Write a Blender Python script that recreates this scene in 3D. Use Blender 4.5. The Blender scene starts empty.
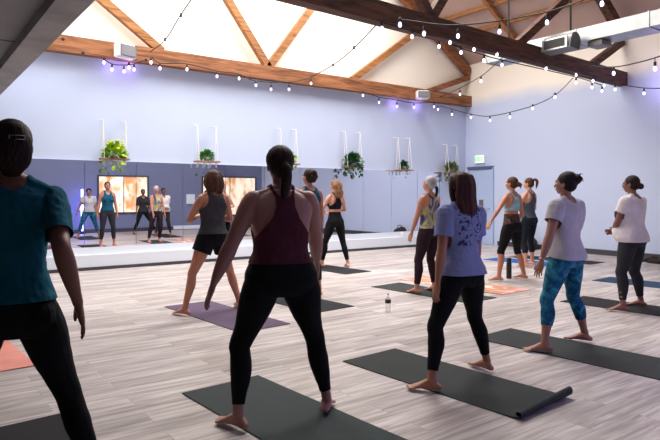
import bpy, math, random
import numpy as np
from mathutils import Vector, Matrix, noise
random.seed(7)
SC = bpy.context.scene
COL = SC.collection

# ------------------------------------------------------------------ camera
F = 585.0; HC = 1.35; HOR = 195.0
TH = math.atan(430.0/585.0)
cs, sn = math.cos(TH), math.sin(TH)
def ray(px, py, z):
    """point seen at pixel (px,py) at depth z in front of the camera"""
    x = (px-330.0)/F*z
    return Vector((cs*x+sn*z, -sn*x+cs*z, HC-(py-HOR)/F*z))
def gp(px, py, h=0.0):
    return ray(px, py, F*(HC-h)/(py-HOR))
def onV(px, py, V):
    t = (px-330.0)/F
    return ray(px, py, V/(cs-sn*t))
cam_d = bpy.data.cameras.new('camera'); cam = bpy.data.objects.new('camera', cam_d); COL.objects.link(cam)
cam.location = (0, 0, HC); cam.rotation_euler = (math.pi/2, 0, -TH)
cam_d.sensor_width = 36; cam_d.lens = F/660*36; cam_d.shift_y = -25.0/660; cam_d.clip_start = .05; cam_d.clip_end = 200
SC.camera = cam

# ------------------------------------------------------------------ materials
def new_mat(name):
    m = bpy.data.materials.new(name); m.use_nodes = True
    return m, m.node_tree.nodes, m.node_tree.links, m.node_tree.nodes['Principled BSDF']
def rgb(r, g, b):
    f = lambda c: ((c/255)/12.92 if c/255 <= .04045 else ((c/255+.055)/1.055)**2.4)
    return (f(r), f(g), f(b), 1)
def mat(name, col, rough=.6, metal=0, bump=0, bscale=40, var=0, vscale=6, spec=.5, stretch=None, sheen=0):
    m, N, L, P = new_mat(name)
    P.inputs['Base Color'].default_value = col; P.inputs['Roughness'].default_value = rough
    P.inputs['Metallic'].default_value = metal; P.inputs['Specular IOR Level'].default_value = spec
    if sheen: P.inputs['Sheen Weight'].default_value = sheen
    tc = N.new('ShaderNodeTexCoord'); mp = N.new('ShaderNodeMapping'); L.new(tc.outputs['Object'], mp.inputs[0])
    if stretch: mp.inputs['Scale'].default_value = stretch
    if var:
        n = N.new('ShaderNodeTexNoise'); n.inputs['Scale'].default_value = vscale; n.inputs['Detail'].default_value = 5
        L.new(mp.outputs[0], n.inputs[0])
        r = N.new('ShaderNodeValToRGB'); e = r.color_ramp.elements
        e[0].position = .3; e[1].position = .7
        e[0].color = tuple(c*(1-var) for c in col[:3])+(1,); e[1].color = tuple(min(1, c*(1+var)) for c in col[:3])+(1,)
        L.new(n.outputs[0], r.inputs[0]); L.new(r.outputs[0], P.inputs['Base Color'])
    if bump:
        n = N.new('ShaderNodeTexNoise'); n.inputs['Scale'].default_value = bscale; n.inputs['Detail'].default_value = 4
        L.new(mp.outputs[0], n.inputs[0]); b = N.new('ShaderNodeBump'); b.inputs['Strength'].default_value = bump
        b.inputs['Distance'].default_value = .01
        L.new(n.outputs[0], b.inputs['Height']); L.new(b.outputs[0], P.inputs['Normal'])
    return m
def emis(name, col, st):
    m, N, L, P = new_mat(name)
    P.inputs['Base Color'].default_value = col
    P.inputs['Emission Color'].default_value = col; P.inputs['Emission Strength'].default_value = st
    return m
def glass(name, col=(1, 1, 1, 1), rough=.02, alpha=.25):
    m, N, L, P = new_mat(name)
    P.inputs['Base Color'].default_value = col; P.inputs['Roughness'].default_value = rough
    P.inputs['Alpha'].default_value = alpha
    return m

def floor_mat():
    m, N, L, P = new_mat('vinyl_planks')
    g = N.new('ShaderNodeNewGeometry')
    br = N.new('ShaderNodeTexBrick'); L.new(g.outputs['Position'], br.inputs['Vector'])
    br.offset = .37; br.inputs['Scale'].default_value = 1
    br.inputs['Brick Width'].default_value = 1.22; br.inputs['Row Height'].default_value = .18
    br.inputs['Mortar Size'].default_value = .0018; br.inputs['Mortar Smooth'].default_value = .1; br.inputs['Bias'].default_value = 0
    br.inputs['Color1'].default_value = (0, 0, 0, 1); br.inputs['Color2'].default_value = (1, 1, 1, 1); br.inputs['Mortar'].default_value = (.5, .5, .5, 1)
    mp = N.new('ShaderNodeMapping'); mp.inputs['Scale'].default_value = (1.2, 16, 1); L.new(g.outputs['Position'], mp.inputs[0])
    # shift the grain from board to board
    ad = N.new('ShaderNodeVectorMath'); ad.operation = 'MULTIPLY_ADD'
    L.new(br.outputs['Color'], ad.inputs[0]); ad.inputs[1].default_value = (7, 3, 9); L.new(mp.outputs[0], ad.inputs[2])
    n = N.new('ShaderNodeTexNoise'); n.inputs['Scale'].default_value = 1.3; n.inputs['Detail'].default_value = 8; n.inputs['Roughness'].default_value = .62
    n.inputs['Distortion'].default_value = .6
    L.new(ad.outputs[0], n.inputs[0])
    mx = N.new('ShaderNodeMath'); mx.operation = 'MULTIPLY_ADD'; mx.inputs[1].default_value = .13; L.new(br.outputs['Color'], mx.inputs[0])
    ms = N.new('ShaderNodeMath'); ms.operation = 'MULTIPLY'; ms.inputs[1].default_value = .9; L.new(n.outputs[0], ms.inputs[0])
    L.new(ms.outputs[0], mx.inputs[2])
    r = N.new('ShaderNodeValToRGB'); e = r.color_ramp.elements
    e[0].position = .28; e[0].color = rgb(120, 111, 110); e[1].position = .70; e[1].color = rgb(222, 214, 210)
    k = e.new(.5); k.color = rgb(181, 171, 167)
    L.new(mx.outputs[0], r.inputs[0])
    mm = N.new('ShaderNodeMixRGB'); mm.blend_type = 'MULTIPLY'; L.new(br.outputs['Fac'], mm.inputs[0])
    L.new(r.outputs[0], mm.inputs[1]); mm.inputs[2].default_value = (.66, .64, .63, 1)
    L.new(mm.outputs[0], P.inputs['Base Color'])
    P.inputs['Roughness'].default_value = .42; P.inputs['Specular IOR Level'].default_value = .4
    b = N.new('ShaderNodeBump'); b.inputs['Strength'].default_value = .15; b.inputs['Distance'].default_value = .003
    L.new(n.outputs[0], b.inputs['Height']); L.new(b.outputs[0], P.inputs['Normal'])
    return m
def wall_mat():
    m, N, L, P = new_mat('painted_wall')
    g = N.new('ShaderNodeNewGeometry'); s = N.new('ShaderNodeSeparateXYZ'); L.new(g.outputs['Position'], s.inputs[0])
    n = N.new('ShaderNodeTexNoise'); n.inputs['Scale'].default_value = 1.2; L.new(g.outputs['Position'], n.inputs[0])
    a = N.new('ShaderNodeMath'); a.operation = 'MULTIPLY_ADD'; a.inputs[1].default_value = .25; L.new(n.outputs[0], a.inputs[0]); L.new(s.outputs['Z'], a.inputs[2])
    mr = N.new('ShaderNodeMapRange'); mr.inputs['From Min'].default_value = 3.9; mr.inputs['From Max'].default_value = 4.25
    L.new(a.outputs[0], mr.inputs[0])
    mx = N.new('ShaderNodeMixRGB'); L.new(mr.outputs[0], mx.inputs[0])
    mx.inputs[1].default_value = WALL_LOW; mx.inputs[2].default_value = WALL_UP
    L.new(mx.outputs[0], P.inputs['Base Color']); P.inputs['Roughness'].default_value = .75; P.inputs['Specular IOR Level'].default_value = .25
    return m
def wood_mat(name, c1, c2, sc=(1, 12, 12), rough=.65):
    m, N, L, P = new_mat(name)
    tc = N.new('ShaderNodeTexCoord'); mp = N.new('ShaderNodeMapping'); mp.inputs['Scale'].default_value = sc
    L.new(tc.outputs['Object'], mp.inputs[0])
    n = N.new('ShaderNodeTexNoise'); n.inputs['Scale'].default_value = 1.6; n.inputs['Detail'].default_value = 9; n.inputs['Distortion'].default_value = .9
    L.new(mp.outputs[0], n.inputs[0])
    r = N.new('ShaderNodeValToRGB'); e = r.color_ramp.elements
    e[0].position = .32; e[0].color = c1; e[1].position = .68; e[1].color = c2
    L.new(n.outputs[0], r.inputs[0])
    n2 = N.new('ShaderNodeTexVoronoi'); n2.inputs['Scale'].default_value = .9
    mp2 = N.new('ShaderNodeMapping'); mp2.inputs['Scale'].default_value = (1, 3, 3); L.new(tc.outputs['Object'], mp2.inputs[0]); L.new(mp2.outputs[0], n2.inputs[0])
    r2 = N.new('ShaderNodeValToRGB'); r2.color_ramp.elements[0].position = .03; r2.color_ramp.elements[1].position = .09
    r2.color_ramp.elements[0].color = (.25, .2, .18, 1)
    L.new(n2.outputs['Distance'], r2.inputs[0])
    mx = N.new('ShaderNodeMixRGB'); mx.blend_type = 'MULTIPLY'; mx.inputs[0].default_value = 1
    L.new(r.outputs[0], mx.inputs[1]); L.new(r2.outputs[0], mx.inputs[2])
    L.new(mx.outputs[0], P.inputs['Base Color']); P.inputs['Roughness'].default_value = rough; P.inputs['Specular IOR Level'].default_value = .3
    b = N.new('ShaderNodeBump'); b.inputs['Strength'].default_value = .5; b.inputs['Distance'].default_value = .01
    L.new(n.outputs[0], b.inputs['Height']); L.new(b.outputs[0], P.inputs['Normal'])
    return m
def ramp_mat(name, stops, kind='noise', scale=8, stretch=(1, 1, 1), rough=.8, const=False, detail=3, dist=0):
    m, N, L, P = new_mat(name)
    tc = N.new('ShaderNodeTexCoord'); mp = N.new('ShaderNodeMapping'); mp.inputs['Scale'].default_value = stretch
    L.new(tc.outputs['Object'], mp.inputs[0])
    if kind == 'noise':
        n = N.new('ShaderNodeTexNoise'); n.inputs['Scale'].default_value = scale; n.inputs['Detail'].default_value = detail; n.inputs['Distortion'].default_value = dist; o = n.outputs[0]
    elif kind == 'voronoi':
        n = N.new('ShaderNodeTexVoronoi'); n.inputs['Scale'].default_value = scale; o = n.outputs['Color']
    else:
        n = N.new('ShaderNodeTexWave'); n.inputs['Scale'].default_value = scale; n.inputs['Distortion'].default_value = dist; n.inputs['Detail'].default_value = 3; o = n.outputs[0]
    L.new(mp.outputs[0], n.inputs[0])
    r = N.new('ShaderNodeValToRGB'); e = r.color_ramp.elements
    if const: r.color_ramp.interpolation = 'CONSTANT'
    e[0].position, e[0].color = stops[0]; e[1].position, e[1].color = stops[-1]
    for p, c in stops[1:-1]:
        k = e.new(p); k.color = c
    L.new(o, r.inputs[0]); L.new(r.outputs[0], P.inputs['Base Color'])
    P.inputs['Roughness'].default_value = rough; P.inputs['Specular IOR Level'].default_value = .25
    return m
def shirt_print_mat(name, base, dark):
    """plain shirt fabric with a dark printed design on the back between the shoulders"""
    m, N, L, P = new_mat(name)
    tc = N.new('ShaderNodeTexCoord'); s = N.new('ShaderNodeSeparateXYZ'); L.new(tc.outputs['Object'], s.inputs[0])
    n = N.new('ShaderNodeTexNoise'); n.inputs['Scale'].default_value = 17; n.inputs['Detail'].default_value = 4; n.inputs['Distortion'].default_value = 2.2
    L.new(tc.outputs['Object'], n.inputs[0])
    t = N.new('ShaderNodeMath'); t.operation = 'GREATER_THAN'; t.inputs[1].default_value = .55; L.new(n.outputs[0], t.inputs[0])
    def rng(sock, c, w):
        a = N.new('ShaderNodeMath'); a.operation = 'SUBTRACT'; a.inputs[1].default_value = c; L.new(sock, a.inputs[0])
        b = N.new('ShaderNodeMath'); b.operation = 'ABSOLUTE'; L.new(a.outputs[0], b.inputs[0])
        d = N.new('ShaderNodeMath'); d.operation = 'LESS_THAN'; d.inputs[1].default_value = w; L.new(b.outputs[0], d.inputs[0])
        return d.outputs[0]
    def mul(a, b):
        x = N.new('ShaderNodeMath'); x.operation = 'MULTIPLY'; L.new(a, x.inputs[0]); L.new(b, x.inputs[1]); return x.outputs[0]
    k = mul(mul(rng(s.outputs['X'], .01, .115), rng(s.outputs['Z'], 1.15, .17)), mul(rng(s.outputs['Y'], -.3, .28), t.outputs[0]))
    mx = N.new('ShaderNodeMixRGB'); L.new(k, mx.inputs[0]); mx.inputs[1].default_value = base; mx.inputs[2].default_value = dark
    L.new(mx.outputs[0], P.inputs['Base Color']); P.inputs['Roughness'].default_value = .85; P.inputs['Specular IOR Level'].default_value = .2
    return m

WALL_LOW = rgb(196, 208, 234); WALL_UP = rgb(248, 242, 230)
M = {}
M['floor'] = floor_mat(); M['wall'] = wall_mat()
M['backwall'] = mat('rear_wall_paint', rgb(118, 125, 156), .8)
M['white'] = mat('white_paint', rgb(226, 232, 242), .6)
M['door'] = mat('door_paint', rgb(176, 194, 226), .55)
M['base_dark'] = mat('dark_baseboard', rgb(62, 64, 70), .6)
M['low_ceil'] = mat('grey_soffit', rgb(128, 128, 132), .8, var=.06, vscale=2)
M['beam_grey'] = mat('grey_beam', rgb(150, 148, 150), .8, var=.18, vscale=3, bump=.3, bscale=12)
M['wood'] = wood_mat('fir_timber', rgb(104, 64, 42), rgb(168, 112, 76))
M['wood_dark'] = wood_mat('dark_timber', rgb(48, 28, 22), rgb(104, 66, 50))
M['wood_y'] = wood_mat('yellow_timber', rgb(120, 76, 44), rgb(176, 124, 78))
M['roof'] = mat('roof_boards', rgb(176, 150, 140), .8, var=.05, vscale=2)
M['duct'] = mat('galvanised_duct', rgb(178, 182, 184), .5, 1, bump=.15, bscale=8, var=.1, vscale=5)
M['ductgrey'] = mat('grey_metal', rgb(120, 118, 118), .5, .6)
M['black'] = mat('black_plastic', rgb(18, 18, 20), .5)
M['mirror'] = mat('mirror_silver', (.80, .82, .90, 1), .005, 1)
M['seam'] = mat('mirror_edge', rgb(90, 100, 130), .4)
M['sky'] = emis('skylight_pane', (1, .985, .95, 1), 10)
M['sky2'] = emis('skylight_pane_right', (1, .985, .95, 1), 26)  # pane in the right roof slope, the brighter of the two
M['bulb'] = emis('bulb_glow', (.78, .76, 1, 1), 4)
M['bulb_off'] = emis('bulb_glow_violet', (.62, .50, 1, 1), 5)
M['socket'] = mat('bulb_socket', rgb(16, 16, 18), .5)
M['cord'] = mat('string_cord', rgb(14, 14, 16), .6)
M['speaker'] = mat('speaker_cabinet', rgb(232, 232, 234), .5)
M['grille'] = mat('speaker_grille', rgb(120, 122, 128), .6, bump=.2, bscale=300)
M['sign'] = emis('exit_sign_face', rgb(216, 246, 216), 1.0)
M['signgreen'] = emis('exit_letters', rgb(70, 190, 110), .5)
M['rope'] = mat('white_rope', rgb(236, 232, 226), .9)
M['shelfwood'] = mat('planter_shelf_wood', rgb(150, 118, 92), .7, var=.2, vscale=20)
M['pot'] = mat('white_pot', rgb(214, 212, 208), .5)
M['leaf1'] = mat('pothos_leaf', rgb(150, 190, 34), .45, var=.45, vscale=14)
M['leaf2'] = mat('green_leaf', rgb(62, 128, 44), .5, var=.4, vscale=18)
M['leaf3'] = mat('dark_leaf', rgb(34, 84, 40), .5, var=.4, vscale=18)
M['leaf4'] = mat('mixed_leaf', rgb(96, 112, 60), .5, var=.5, vscale=12)
M['flower'] = mat('yellow_bloom', rgb(232, 214, 60), .6)
M['glassjar'] = glass('jar_glass', (.9, .93, .95, 1), .05, .45)
M['steel'] = mat('brushed_steel', rgb(190, 192, 196), .3, 1)
M['brass'] = mat('door_plate', rgb(128, 112, 104), .4, .5)
M['label'] = mat('bottle_label', rgb(60, 26, 30), .6)
M['clear'] = glass('clear_plastic', (.95, .97, 1, 1), .05, .28)
M['curtain'] = None
def curtain_mat():
    m, N, L, P = new_mat('lit_curtain')
    tc = N.new('ShaderNodeTexCoord'); mp = N.new('ShaderNodeMapping'); mp.inputs['Scale'].default_value = (2.2, 1, 1.3); L.new(tc.outputs['Object'], mp.inputs[0])
    n = N.new('ShaderNodeTexNoise'); n.inputs['Scale'].default_value = 1.4; n.inputs['Detail'].default_value = 4; L.new(mp.outputs[0], n.inputs[0])
    r = N.new('ShaderNodeValToRGB'); e = r.color_ramp.elements
    e[0].position = .38; e[0].color = rgb(214, 150, 96); e[1].position = .56; e[1].color = rgb(255, 236, 208)
    L.new(n.outputs[0], r.inputs[0]); L.new(r.outputs[0], P.inputs['Base Color']); L.new(r.outputs[0], P.inputs['Emission Color'])
    P.inputs['Emission Strength'].default_value = 1.15; P.inputs['Roughness'].default_value = .9
    return m
M['curtain'] = curtain_mat()
M['blueled'] = emis('blue_led', (.25, .25, 1, 1), 20)

# ------------------------------------------------------------------ objects
def tag(o, label=None, cat=None, group=None, kind=None):
    if label: o['label'] = label
    if cat: o['category'] = cat
    if group: o['group'] = group
    if kind: o['kind'] = kind
    return o
def empty(name, loc, rz=0, label=None, cat=None, group=None):
    o = bpy.data.objects.new(name, None); COL.objects.link(o); o.location = loc; o.rotation_euler = (0, 0, rz)
    o.empty_display_size = .1
    return tag(o, label, cat, group)
class MB:
    """collects simple solids; .build links them as one mesh object"""
    def __init__(s): s.v = []; s.f = []
    def add(s, vs, fs):
        b = len(s.v); s.v += [tuple(v) for v in vs]; s.f += [tuple(i+b for i in f) for f in fs]; return s
    def box(s, a, b, mtx=None):
        (x0, y0, z0), (x1, y1, z1) = a, b
        vs = [Vector(p) for p in ((x0,y0,z0),(x1,y0,z0),(x1,y1,z0),(x0,y1,z0),(x0,y0,z1),(x1,y0,z1),(x1,y1,z1),(x0,y1,z1))]
        if mtx: vs = [mtx @ v for v in vs]
        return s.add(vs, [(0,3,2,1),(4,5,6,7),(0,1,5,4),(1,2,6,5),(2,3,7,6),(3,0,4,7)])
    def bbox(s, a, b, r, mtx=None):
        """box with chamfered vertical and horizontal edges"""
        (x0, y0, z0), (x1, y1, z1) = a, b
        def ring(z, d): return [(x0+d+r,y0+d,z),(x1-d-r,y0+d,z),(x1-d,y0+d+r,z),(x1-d,y1-d-r,z),(x1-d-r,y1-d,z),(x0+d+r,y1-d,z),(x0+d,y1-d-r,z),(x0+d,y0+d+r,z)]
        vs = ring(z0, r*.6)+ring(z0+r*.6, 0)+ring(z1-r*.6, 0)+ring(z1, r*.6)
        vs = [Vector(v) for v in vs]
        if mtx: vs = [mtx @ v for v in vs]
        fs = [tuple(range(7, -1, -1)), tuple(range(24, 32))]
        for k in range(3):
            for i in range(8): fs.append((k*8+i, k*8+(i+1) % 8, k*8+8+(i+1) % 8, k*8+8+i))
        return s.add(vs, fs)
    def bar(s, p, q, w, d, up=(0, 0, 1)):
        """rectangular bar from p to q, w across, d along 'up'"""
        p, q = Vector(p), Vector(q); t = (q-p).normalized(); u = Vector(up); u = (u-t*u.dot(t)).normalized(); r = t.cross(u)
        vs = [e+r*(i*w/2)+u*(j*d/2) for e in (p, q) for i, j in ((-1,-1),(1,-1),(1,1),(-1,1))]
        return s.add(vs, [(0,3,2,1),(4,5,6,7),(0,1,5,4),(1,2,6,5),(2,3,7,6),(3,0,4,7)])
    def tube(s, pts, r, n=8, cap=True):
        pts = [Vector(p) for p in pts]; rs = r if isinstance(r, (list, tuple)) else [r]*len(pts)
        base = len(s.v); t0 = (pts[1]-pts[0]).normalized(); u = t0.orthogonal().normalized()
        for i, p in enumerate(pts):
            t = (pts[min(i+1, len(pts)-1)]-pts[max(i-1, 0)]).normalized(); u = (u-t*u.dot(t)).normalized(); w = t.cross(u)
            for k in range(n):
                a = 2*math.pi*k/n; s.v.append(tuple(p+(u*math.cos(a)+w*math.sin(a))*rs[i]))
        for i in range(len(pts)-1):
            for k in range(n):
                a, b = base+i*n+k, base+i*n+(k+1) % n; s.f.append((a, b, b+n, a+n))
        if cap:
            s.f.append(tuple(base+k for k in range(n-1, -1, -1))); s.f.append(tuple(base+(len(pts)-1)*n+k for k in range(n)))
        return s
    def lathe(s, prof, n=20, c=(0, 0, 0), close=True):
        base = len(s.v)
        for r, z in prof:
            for k in range(n):
                a = 2*math.pi*k/n; s.v.append((c[0]+r*math.cos(a), c[1]+r*math.sin(a), c[2]+z))
        for i in range(len(prof)-1):
            for k in range(n):
                a, b = base+i*n+k, base+i*n+(k+1) % n; s.f.append((a, b, b+n, a+n))
        if close:
            s.f.append(tuple(base+k for k in range(n-1, -1, -1))); s.f.append(tuple(base+(len(prof)-1)*n+k for k in range(n)))
        return s
    def ell(s, c, r, n=12, m=8, mtx=None):
        base = len(s.v); c = Vector(c)
        vs = [Vector((0, 0, -1))]
        for i in range(1, m):
            ph = -math.pi/2+math.pi*i/m
            for k in range(n):
                a = 2*math.pi*k/n; vs.append(Vector((math.cos(ph)*math.cos(a), math.cos(ph)*math.sin(a), math.sin(ph))))
        vs.append(Vector((0, 0, 1)))
        for v in vs:
            w = Vector((v.x*r[0], v.y*r[1], v.z*r[2]))
            if mtx: w = mtx @ w
            s.v.append(tuple(c+w))
        for k in range(n): s.f.append((base, base+1+(k+1) % n, base+1+k))
        for i in range(m-2):
            for k in range(n):
                a, b = base+1+i*n+k, base+1+i*n+(k+1) % n; s.f.append((a, b, b+n, a+n))
        e = base+1+(m-2)*n; top = base+1+(m-1)*n
        for k in range(n): s.f.append((e+k, e+(k+1) % n, top))
        return s
    def prism(s, poly, y0, y1):
        """polygon in (x,z), extruded along y"""
        n = len(poly)
        vs = [(x, y0, z) for x, z in poly]+[(x, y1, z) for x, z in poly]
        return s.add(vs, [tuple(range(n)), tuple(range(2*n-1, n-1, -1))]+[(i, i+n, (i+1) % n+n, (i+1) % n) for i in range(n)])
    def mesh(s, name):
        me = bpy.data.meshes.new(name); me.from_pydata(s.v, [], s.f); me.update(); return me
    def build(s, name, m, parent=None, smooth=False):
        me = s.mesh(name); me.materials.append(m)
        if smooth:
            for p in me.polygons: p.use_smooth = True
        o = bpy.data.objects.new(name, me); COL.objects.link(o)
        if parent: o.parent = parent
        return o
def struct(mb, name, m, parent=None, smooth=False):
    o = mb.build(name, m, parent, smooth)
    if not parent: o['kind'] = 'structure'
    return o
# ------------------------------------------------------------------ people
REST_PIV = Vector((0, 0, .96))
def rotm(lean, side, twist):
    return Matrix.Rotation(twist, 3, 'Z') @ Matrix.Rotation(side, 3, 'Y') @ Matrix.Rotation(-lean, 3, 'X')
def sstep(x): x = max(0, min(1, x)); return x*x*(3-2*x)
def cr(pts, rs, sub=5):
    """Catmull-Rom through points and tuple radii"""
    P = [Vector(p) for p in pts]; n = len(P); op = []; orr = []
    for i in range(n-1):
        p0, p1, p2, p3 = P[max(i-1, 0)], P[i], P[i+1], P[min(i+2, n-1)]
        r0, r1, r2, r3 = [np.array(rs[j], float) for j in (max(i-1, 0), i, i+1, min(i+2, n-1))]
        for k in range(sub):
            t = k/sub; a, b, c, d = -.5*t+t*t-.5*t**3, 1-2.5*t*t+1.5*t**3, .5*t+2*t*t-1.5*t**3, -.5*t*t+.5*t**3
            op.append(p0*a+p1*b+p2*c+p3*d); orr.append(r0*a+r1*b+r2*c+r3*d)
    op.append(P[-1]); orr.append(np.array(rs[-1], float))
    return op, orr
def limb(mb, pts, rs, side, n=18, sub=5, infl=0):
    """closed tapering limb; rs are (across, fore-aft) radii; round ends"""
    rs = [r if isinstance(r, tuple) else (r, r) for r in rs]
    P, R = cr(pts, rs, sub)
    side = Vector(side); base = len(mb.v); rings = []
    def addring(p, t, rx, ry):
        sd = side-t*side.dot(t)
        if sd.length < 1e-4: sd = t.orthogonal()
        sd.normalize(); fw = t.cross(sd)
        rings.append(len(mb.v))
        for k in range(n):
            a = 2*math.pi*k/n; mb.v.append(tuple(p+sd*math.cos(a)*rx+fw*math.sin(a)*ry))
    T = [(P[min(i+1, len(P)-1)]-P[max(i-1, 0)]).normalized() for i in range(len(P))]
    rx, ry = R[0]+infl
    for a in (80, 55, 28): addring(P[0]-T[0]*math.sin(math.radians(a))*min(rx, ry), T[0], rx*math.cos(math.radians(a)), ry*math.cos(math.radians(a)))
    for p, t, r in zip(P, T, R): addring(p, t, r[0]+infl, r[1]+infl)
    rx, ry = R[-1]+infl
    for a in (28, 55, 80): addring(P[-1]+T[-1]*math.sin(math.radians(a))*min(rx, ry), T[-1], rx*math.cos(math.radians(a)), ry*math.cos(math.radians(a)))
    for a, b in zip(rings[:-1], rings[1:]):
        for k in range(n): mb.f.append((a+k, a+(k+1) % n, b+(k+1) % n, b+k))
    mb.f.append(tuple(rings[0]+k for k in range(n-1, -1, -1))); mb.f.append(tuple(rings[-1]+k for k in range(n)))

def remesh(mb, voxel, smooth=4, fac=.5):
    me = mb.mesh('tmp'); o = bpy.data.objects.new('tmp', me); COL.objects.link(o)
    m = o.modifiers.new('r', 'REMESH'); m.mode = 'VOXEL'; m.voxel_size = voxel; m.adaptivity = 0
    if smooth: sm = o.modifiers.new('s', 'SMOOTH'); sm.factor = fac; sm.iterations = smooth
    dg = bpy.context.evaluated_depsgraph_get(); dg.update()
    ev = o.evaluated_get(dg); r = bpy.data.meshes.new_from_object(ev)
    bpy.data.objects.remove(o); bpy.data.meshes.remove(me)
    return r
def clip(me, field, disp=None):
    """keep the part of the mesh where field(co)>0, cutting faces cleanly along the zero line"""
    V = [v.co.copy() for v in me.vertices]; Nn = [v.normal.copy() for v in me.vertices]
    D = [field(v) for v in V]
    if disp: V = [v+n*disp(v) for v, n in zip(V, Nn)]
    outv = []; idx = {}; faces = []
    def vert(i):
        if ('v', i) not in idx: idx[('v', i)] = len(outv); outv.append(V[i])
        return idx[('v', i)]
    def cut(i, j):
        k = (min(i, j), max(i, j))
        if k not in idx:
            a, b = k; t = D[a]/(D[a]-D[b]); idx[k] = len(outv); outv.append(V[a].lerp(V[b], t))
        return idx[k]
    for p in me.polygons:
        vs = list(p.vertices); dd = [D[i] > 0 for i in vs]
        if not any(dd): continue
        if all(dd): faces.append([vert(i) for i in vs]); continue
        f = []
        for a in range(len(vs)):
            i, j = vs[a], vs[(a+1) % len(vs)]
            if D[i] > 0: f.append(vert(i))
            if (D[i] > 0) != (D[j] > 0): f.append(cut(i, j))
        if len(f) >= 3: faces.append(f)
    r = bpy.data.meshes.new('garment'); r.from_pydata([tuple(v) for v in outv], [], faces); r.update()
    return r

TORSO = [  # z, y offset, half width, half depth
 (.80, -.005, .105, .085), (.84, -.010, .158, .108), (.89, -.014, .174, .118), (.94, -.010, .170, .112), (1.00, -.002, .148, .100),
 (1.06, .004, .130, .091), (1.10, .006, .127, .090), (1.16, .006, .134, .096), (1.22, .006, .145, .104), (1.28, .000, .154, .104),
 (1.33, -.008, .162, .096), (1.375, -.014, .160, .082), (1.41, -.016, .125, .066), (1.44, -.012, .075, .055)]

def ik(a, b, l1, l2, pole):
    d = b-a; L = d.length
    if L > (l1+l2)*.999: b = a+d.normalized()*(l1+l2)*.999; d = b-a; L = d.length
    x = (l1*l1-l2*l2+L*L)/(2*L); h = math.sqrt(max(0, l1*l1-x*x)); u = d.normalized()
    p = Vector(pole); p = (p-u*p.dot(u)).normalized()
    return a+u*x+p*h, b

class Fig: pass
def figure(feet, height=1.68, heading=0.0, build=1.0, hipw=1.0, lean=0, side=0, twist=0, head=(0, 0, 0), lh=None, rh=None, lpole=None, rpole=None,
           footyaw=(12, -12), crouch=0.0, armk=1.0, shift=(0, 0), lhand=None, rhand=None, belly=0.0, bust=1.0, voxel=.006, waist_k=1.0):
    """feet: world ground points (left, right). Everything else in the figure's own frame facing +Y (left = -X)"""
    g = Fig(); s = height/1.70; g.s = s; g.voxel = voxel
    fl, fr = Vector(feet[0]), Vector(feet[1]); o = (fl+fr)/2; o.z = .011
    g.o = o; g.heading = heading; Ri = Matrix.Rotation(-heading, 3, 'Z')
    ank = []
    for f in (fl, fr):
        l = Ri @ (f-o); l = l/s; ank.append(Vector((l.x, l.y, .085)))
    g.ank = ank
    hx = .088
    # pelvis height so the straighter leg is just short of full reach
    px, py = shift
    zz = .885
    for a, sx in zip(ank, (-1, 1)):
        dx = (a.x-(sx*hx+px)); dy = a.y-py
        zz = min(zz, .085+math.sqrt(max(.01, .802**2-dx*dx-dy*dy)))
    zz -= crouch; drop = .885-zz
    g.drop = Vector((px, py, -drop))
    L, S, T = math.radians(lean), math.radians(side), math.radians(twist)
    def Tm(p):
        p = Vector(p); w = sstep((p.z-.92)/.42); R = rotm(L*w, S*w, T*w)
        return REST_PIV+R @ (p-REST_PIV)+g.drop
    def Ti(q):
        q = Vector(q)-g.drop; p = q.copy()
        for _ in range(4):
            w = sstep((p.z-.92)/.42); R = rotm(L*w, S*w, T*w); p = REST_PIV+R.transposed() @ (q-REST_PIV)
        return p
    g.Tm, g.Ti = Tm, Ti
    Rc = rotm(L, S, T)
    g.build = build; g.armk = armk
    bw = build
    g.hip = [Vector((sx*hx*hipw*(.6+.4*bw), -.005, .885))+g.drop for sx in (-1, 1)]
    g.knee = []
    for i in (0, 1):
        fy = math.radians(footyaw[i]); k, _ = ik(g.hip[i], ank[i], .415, .392, (-math.sin(fy), math.cos(fy), 0)); g.knee.append(k)
    g.footyaw = [math.radians(a) for a in footyaw]
    g.sh = [Tm((sx*.158*(.4+.6*bw), -.012, 1.372)) for sx in (-1, 1)]
    g.el, g.wr = [], []
    tg = [lh or (-.27, .03, .83), rh or (.27, .03, .83)]; pl = [lpole or (-.5, -1, 0), rpole or (.5, -1, 0)]
    for i in (0, 1):
        if tg[i][0] == 'px':                     # hand seen at this pixel and depth in the photograph
            t = (Ri @ (ray(*tg[i][1:])-o))/s
        else: t = Vector(tg[i])+g.drop
        e, w = ik(g.sh[i], t, .285, .245, Vector(pl[i])); g.el.append(e); g.wr.append(w)
    # head frame
    hy, hp, hr = [math.radians(a) for a in head]
    g.neck0 = Tm((0, -.012, 1.40)); piv = Tm((0, .002, 1.485))
    g.Rh = Matrix.Rotation(hy, 3, 'Z') @ Matrix.Rotation(-hp, 3, 'X') @ Matrix.Rotation(hr, 3, 'Y') @ Matrix.Rotation(T*.5, 3, 'Z')
    g.H = lambda p: piv+g.Rh @ (Vector(p)-Vector((0, .002, 1.485)))
    g.hips = hipw; g.bust = bust; g.belly = belly; g.wk = waist_k
    g.handpose = [lhand or {}, rhand or {}]
    g.Rc = Rc
    return g

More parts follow.
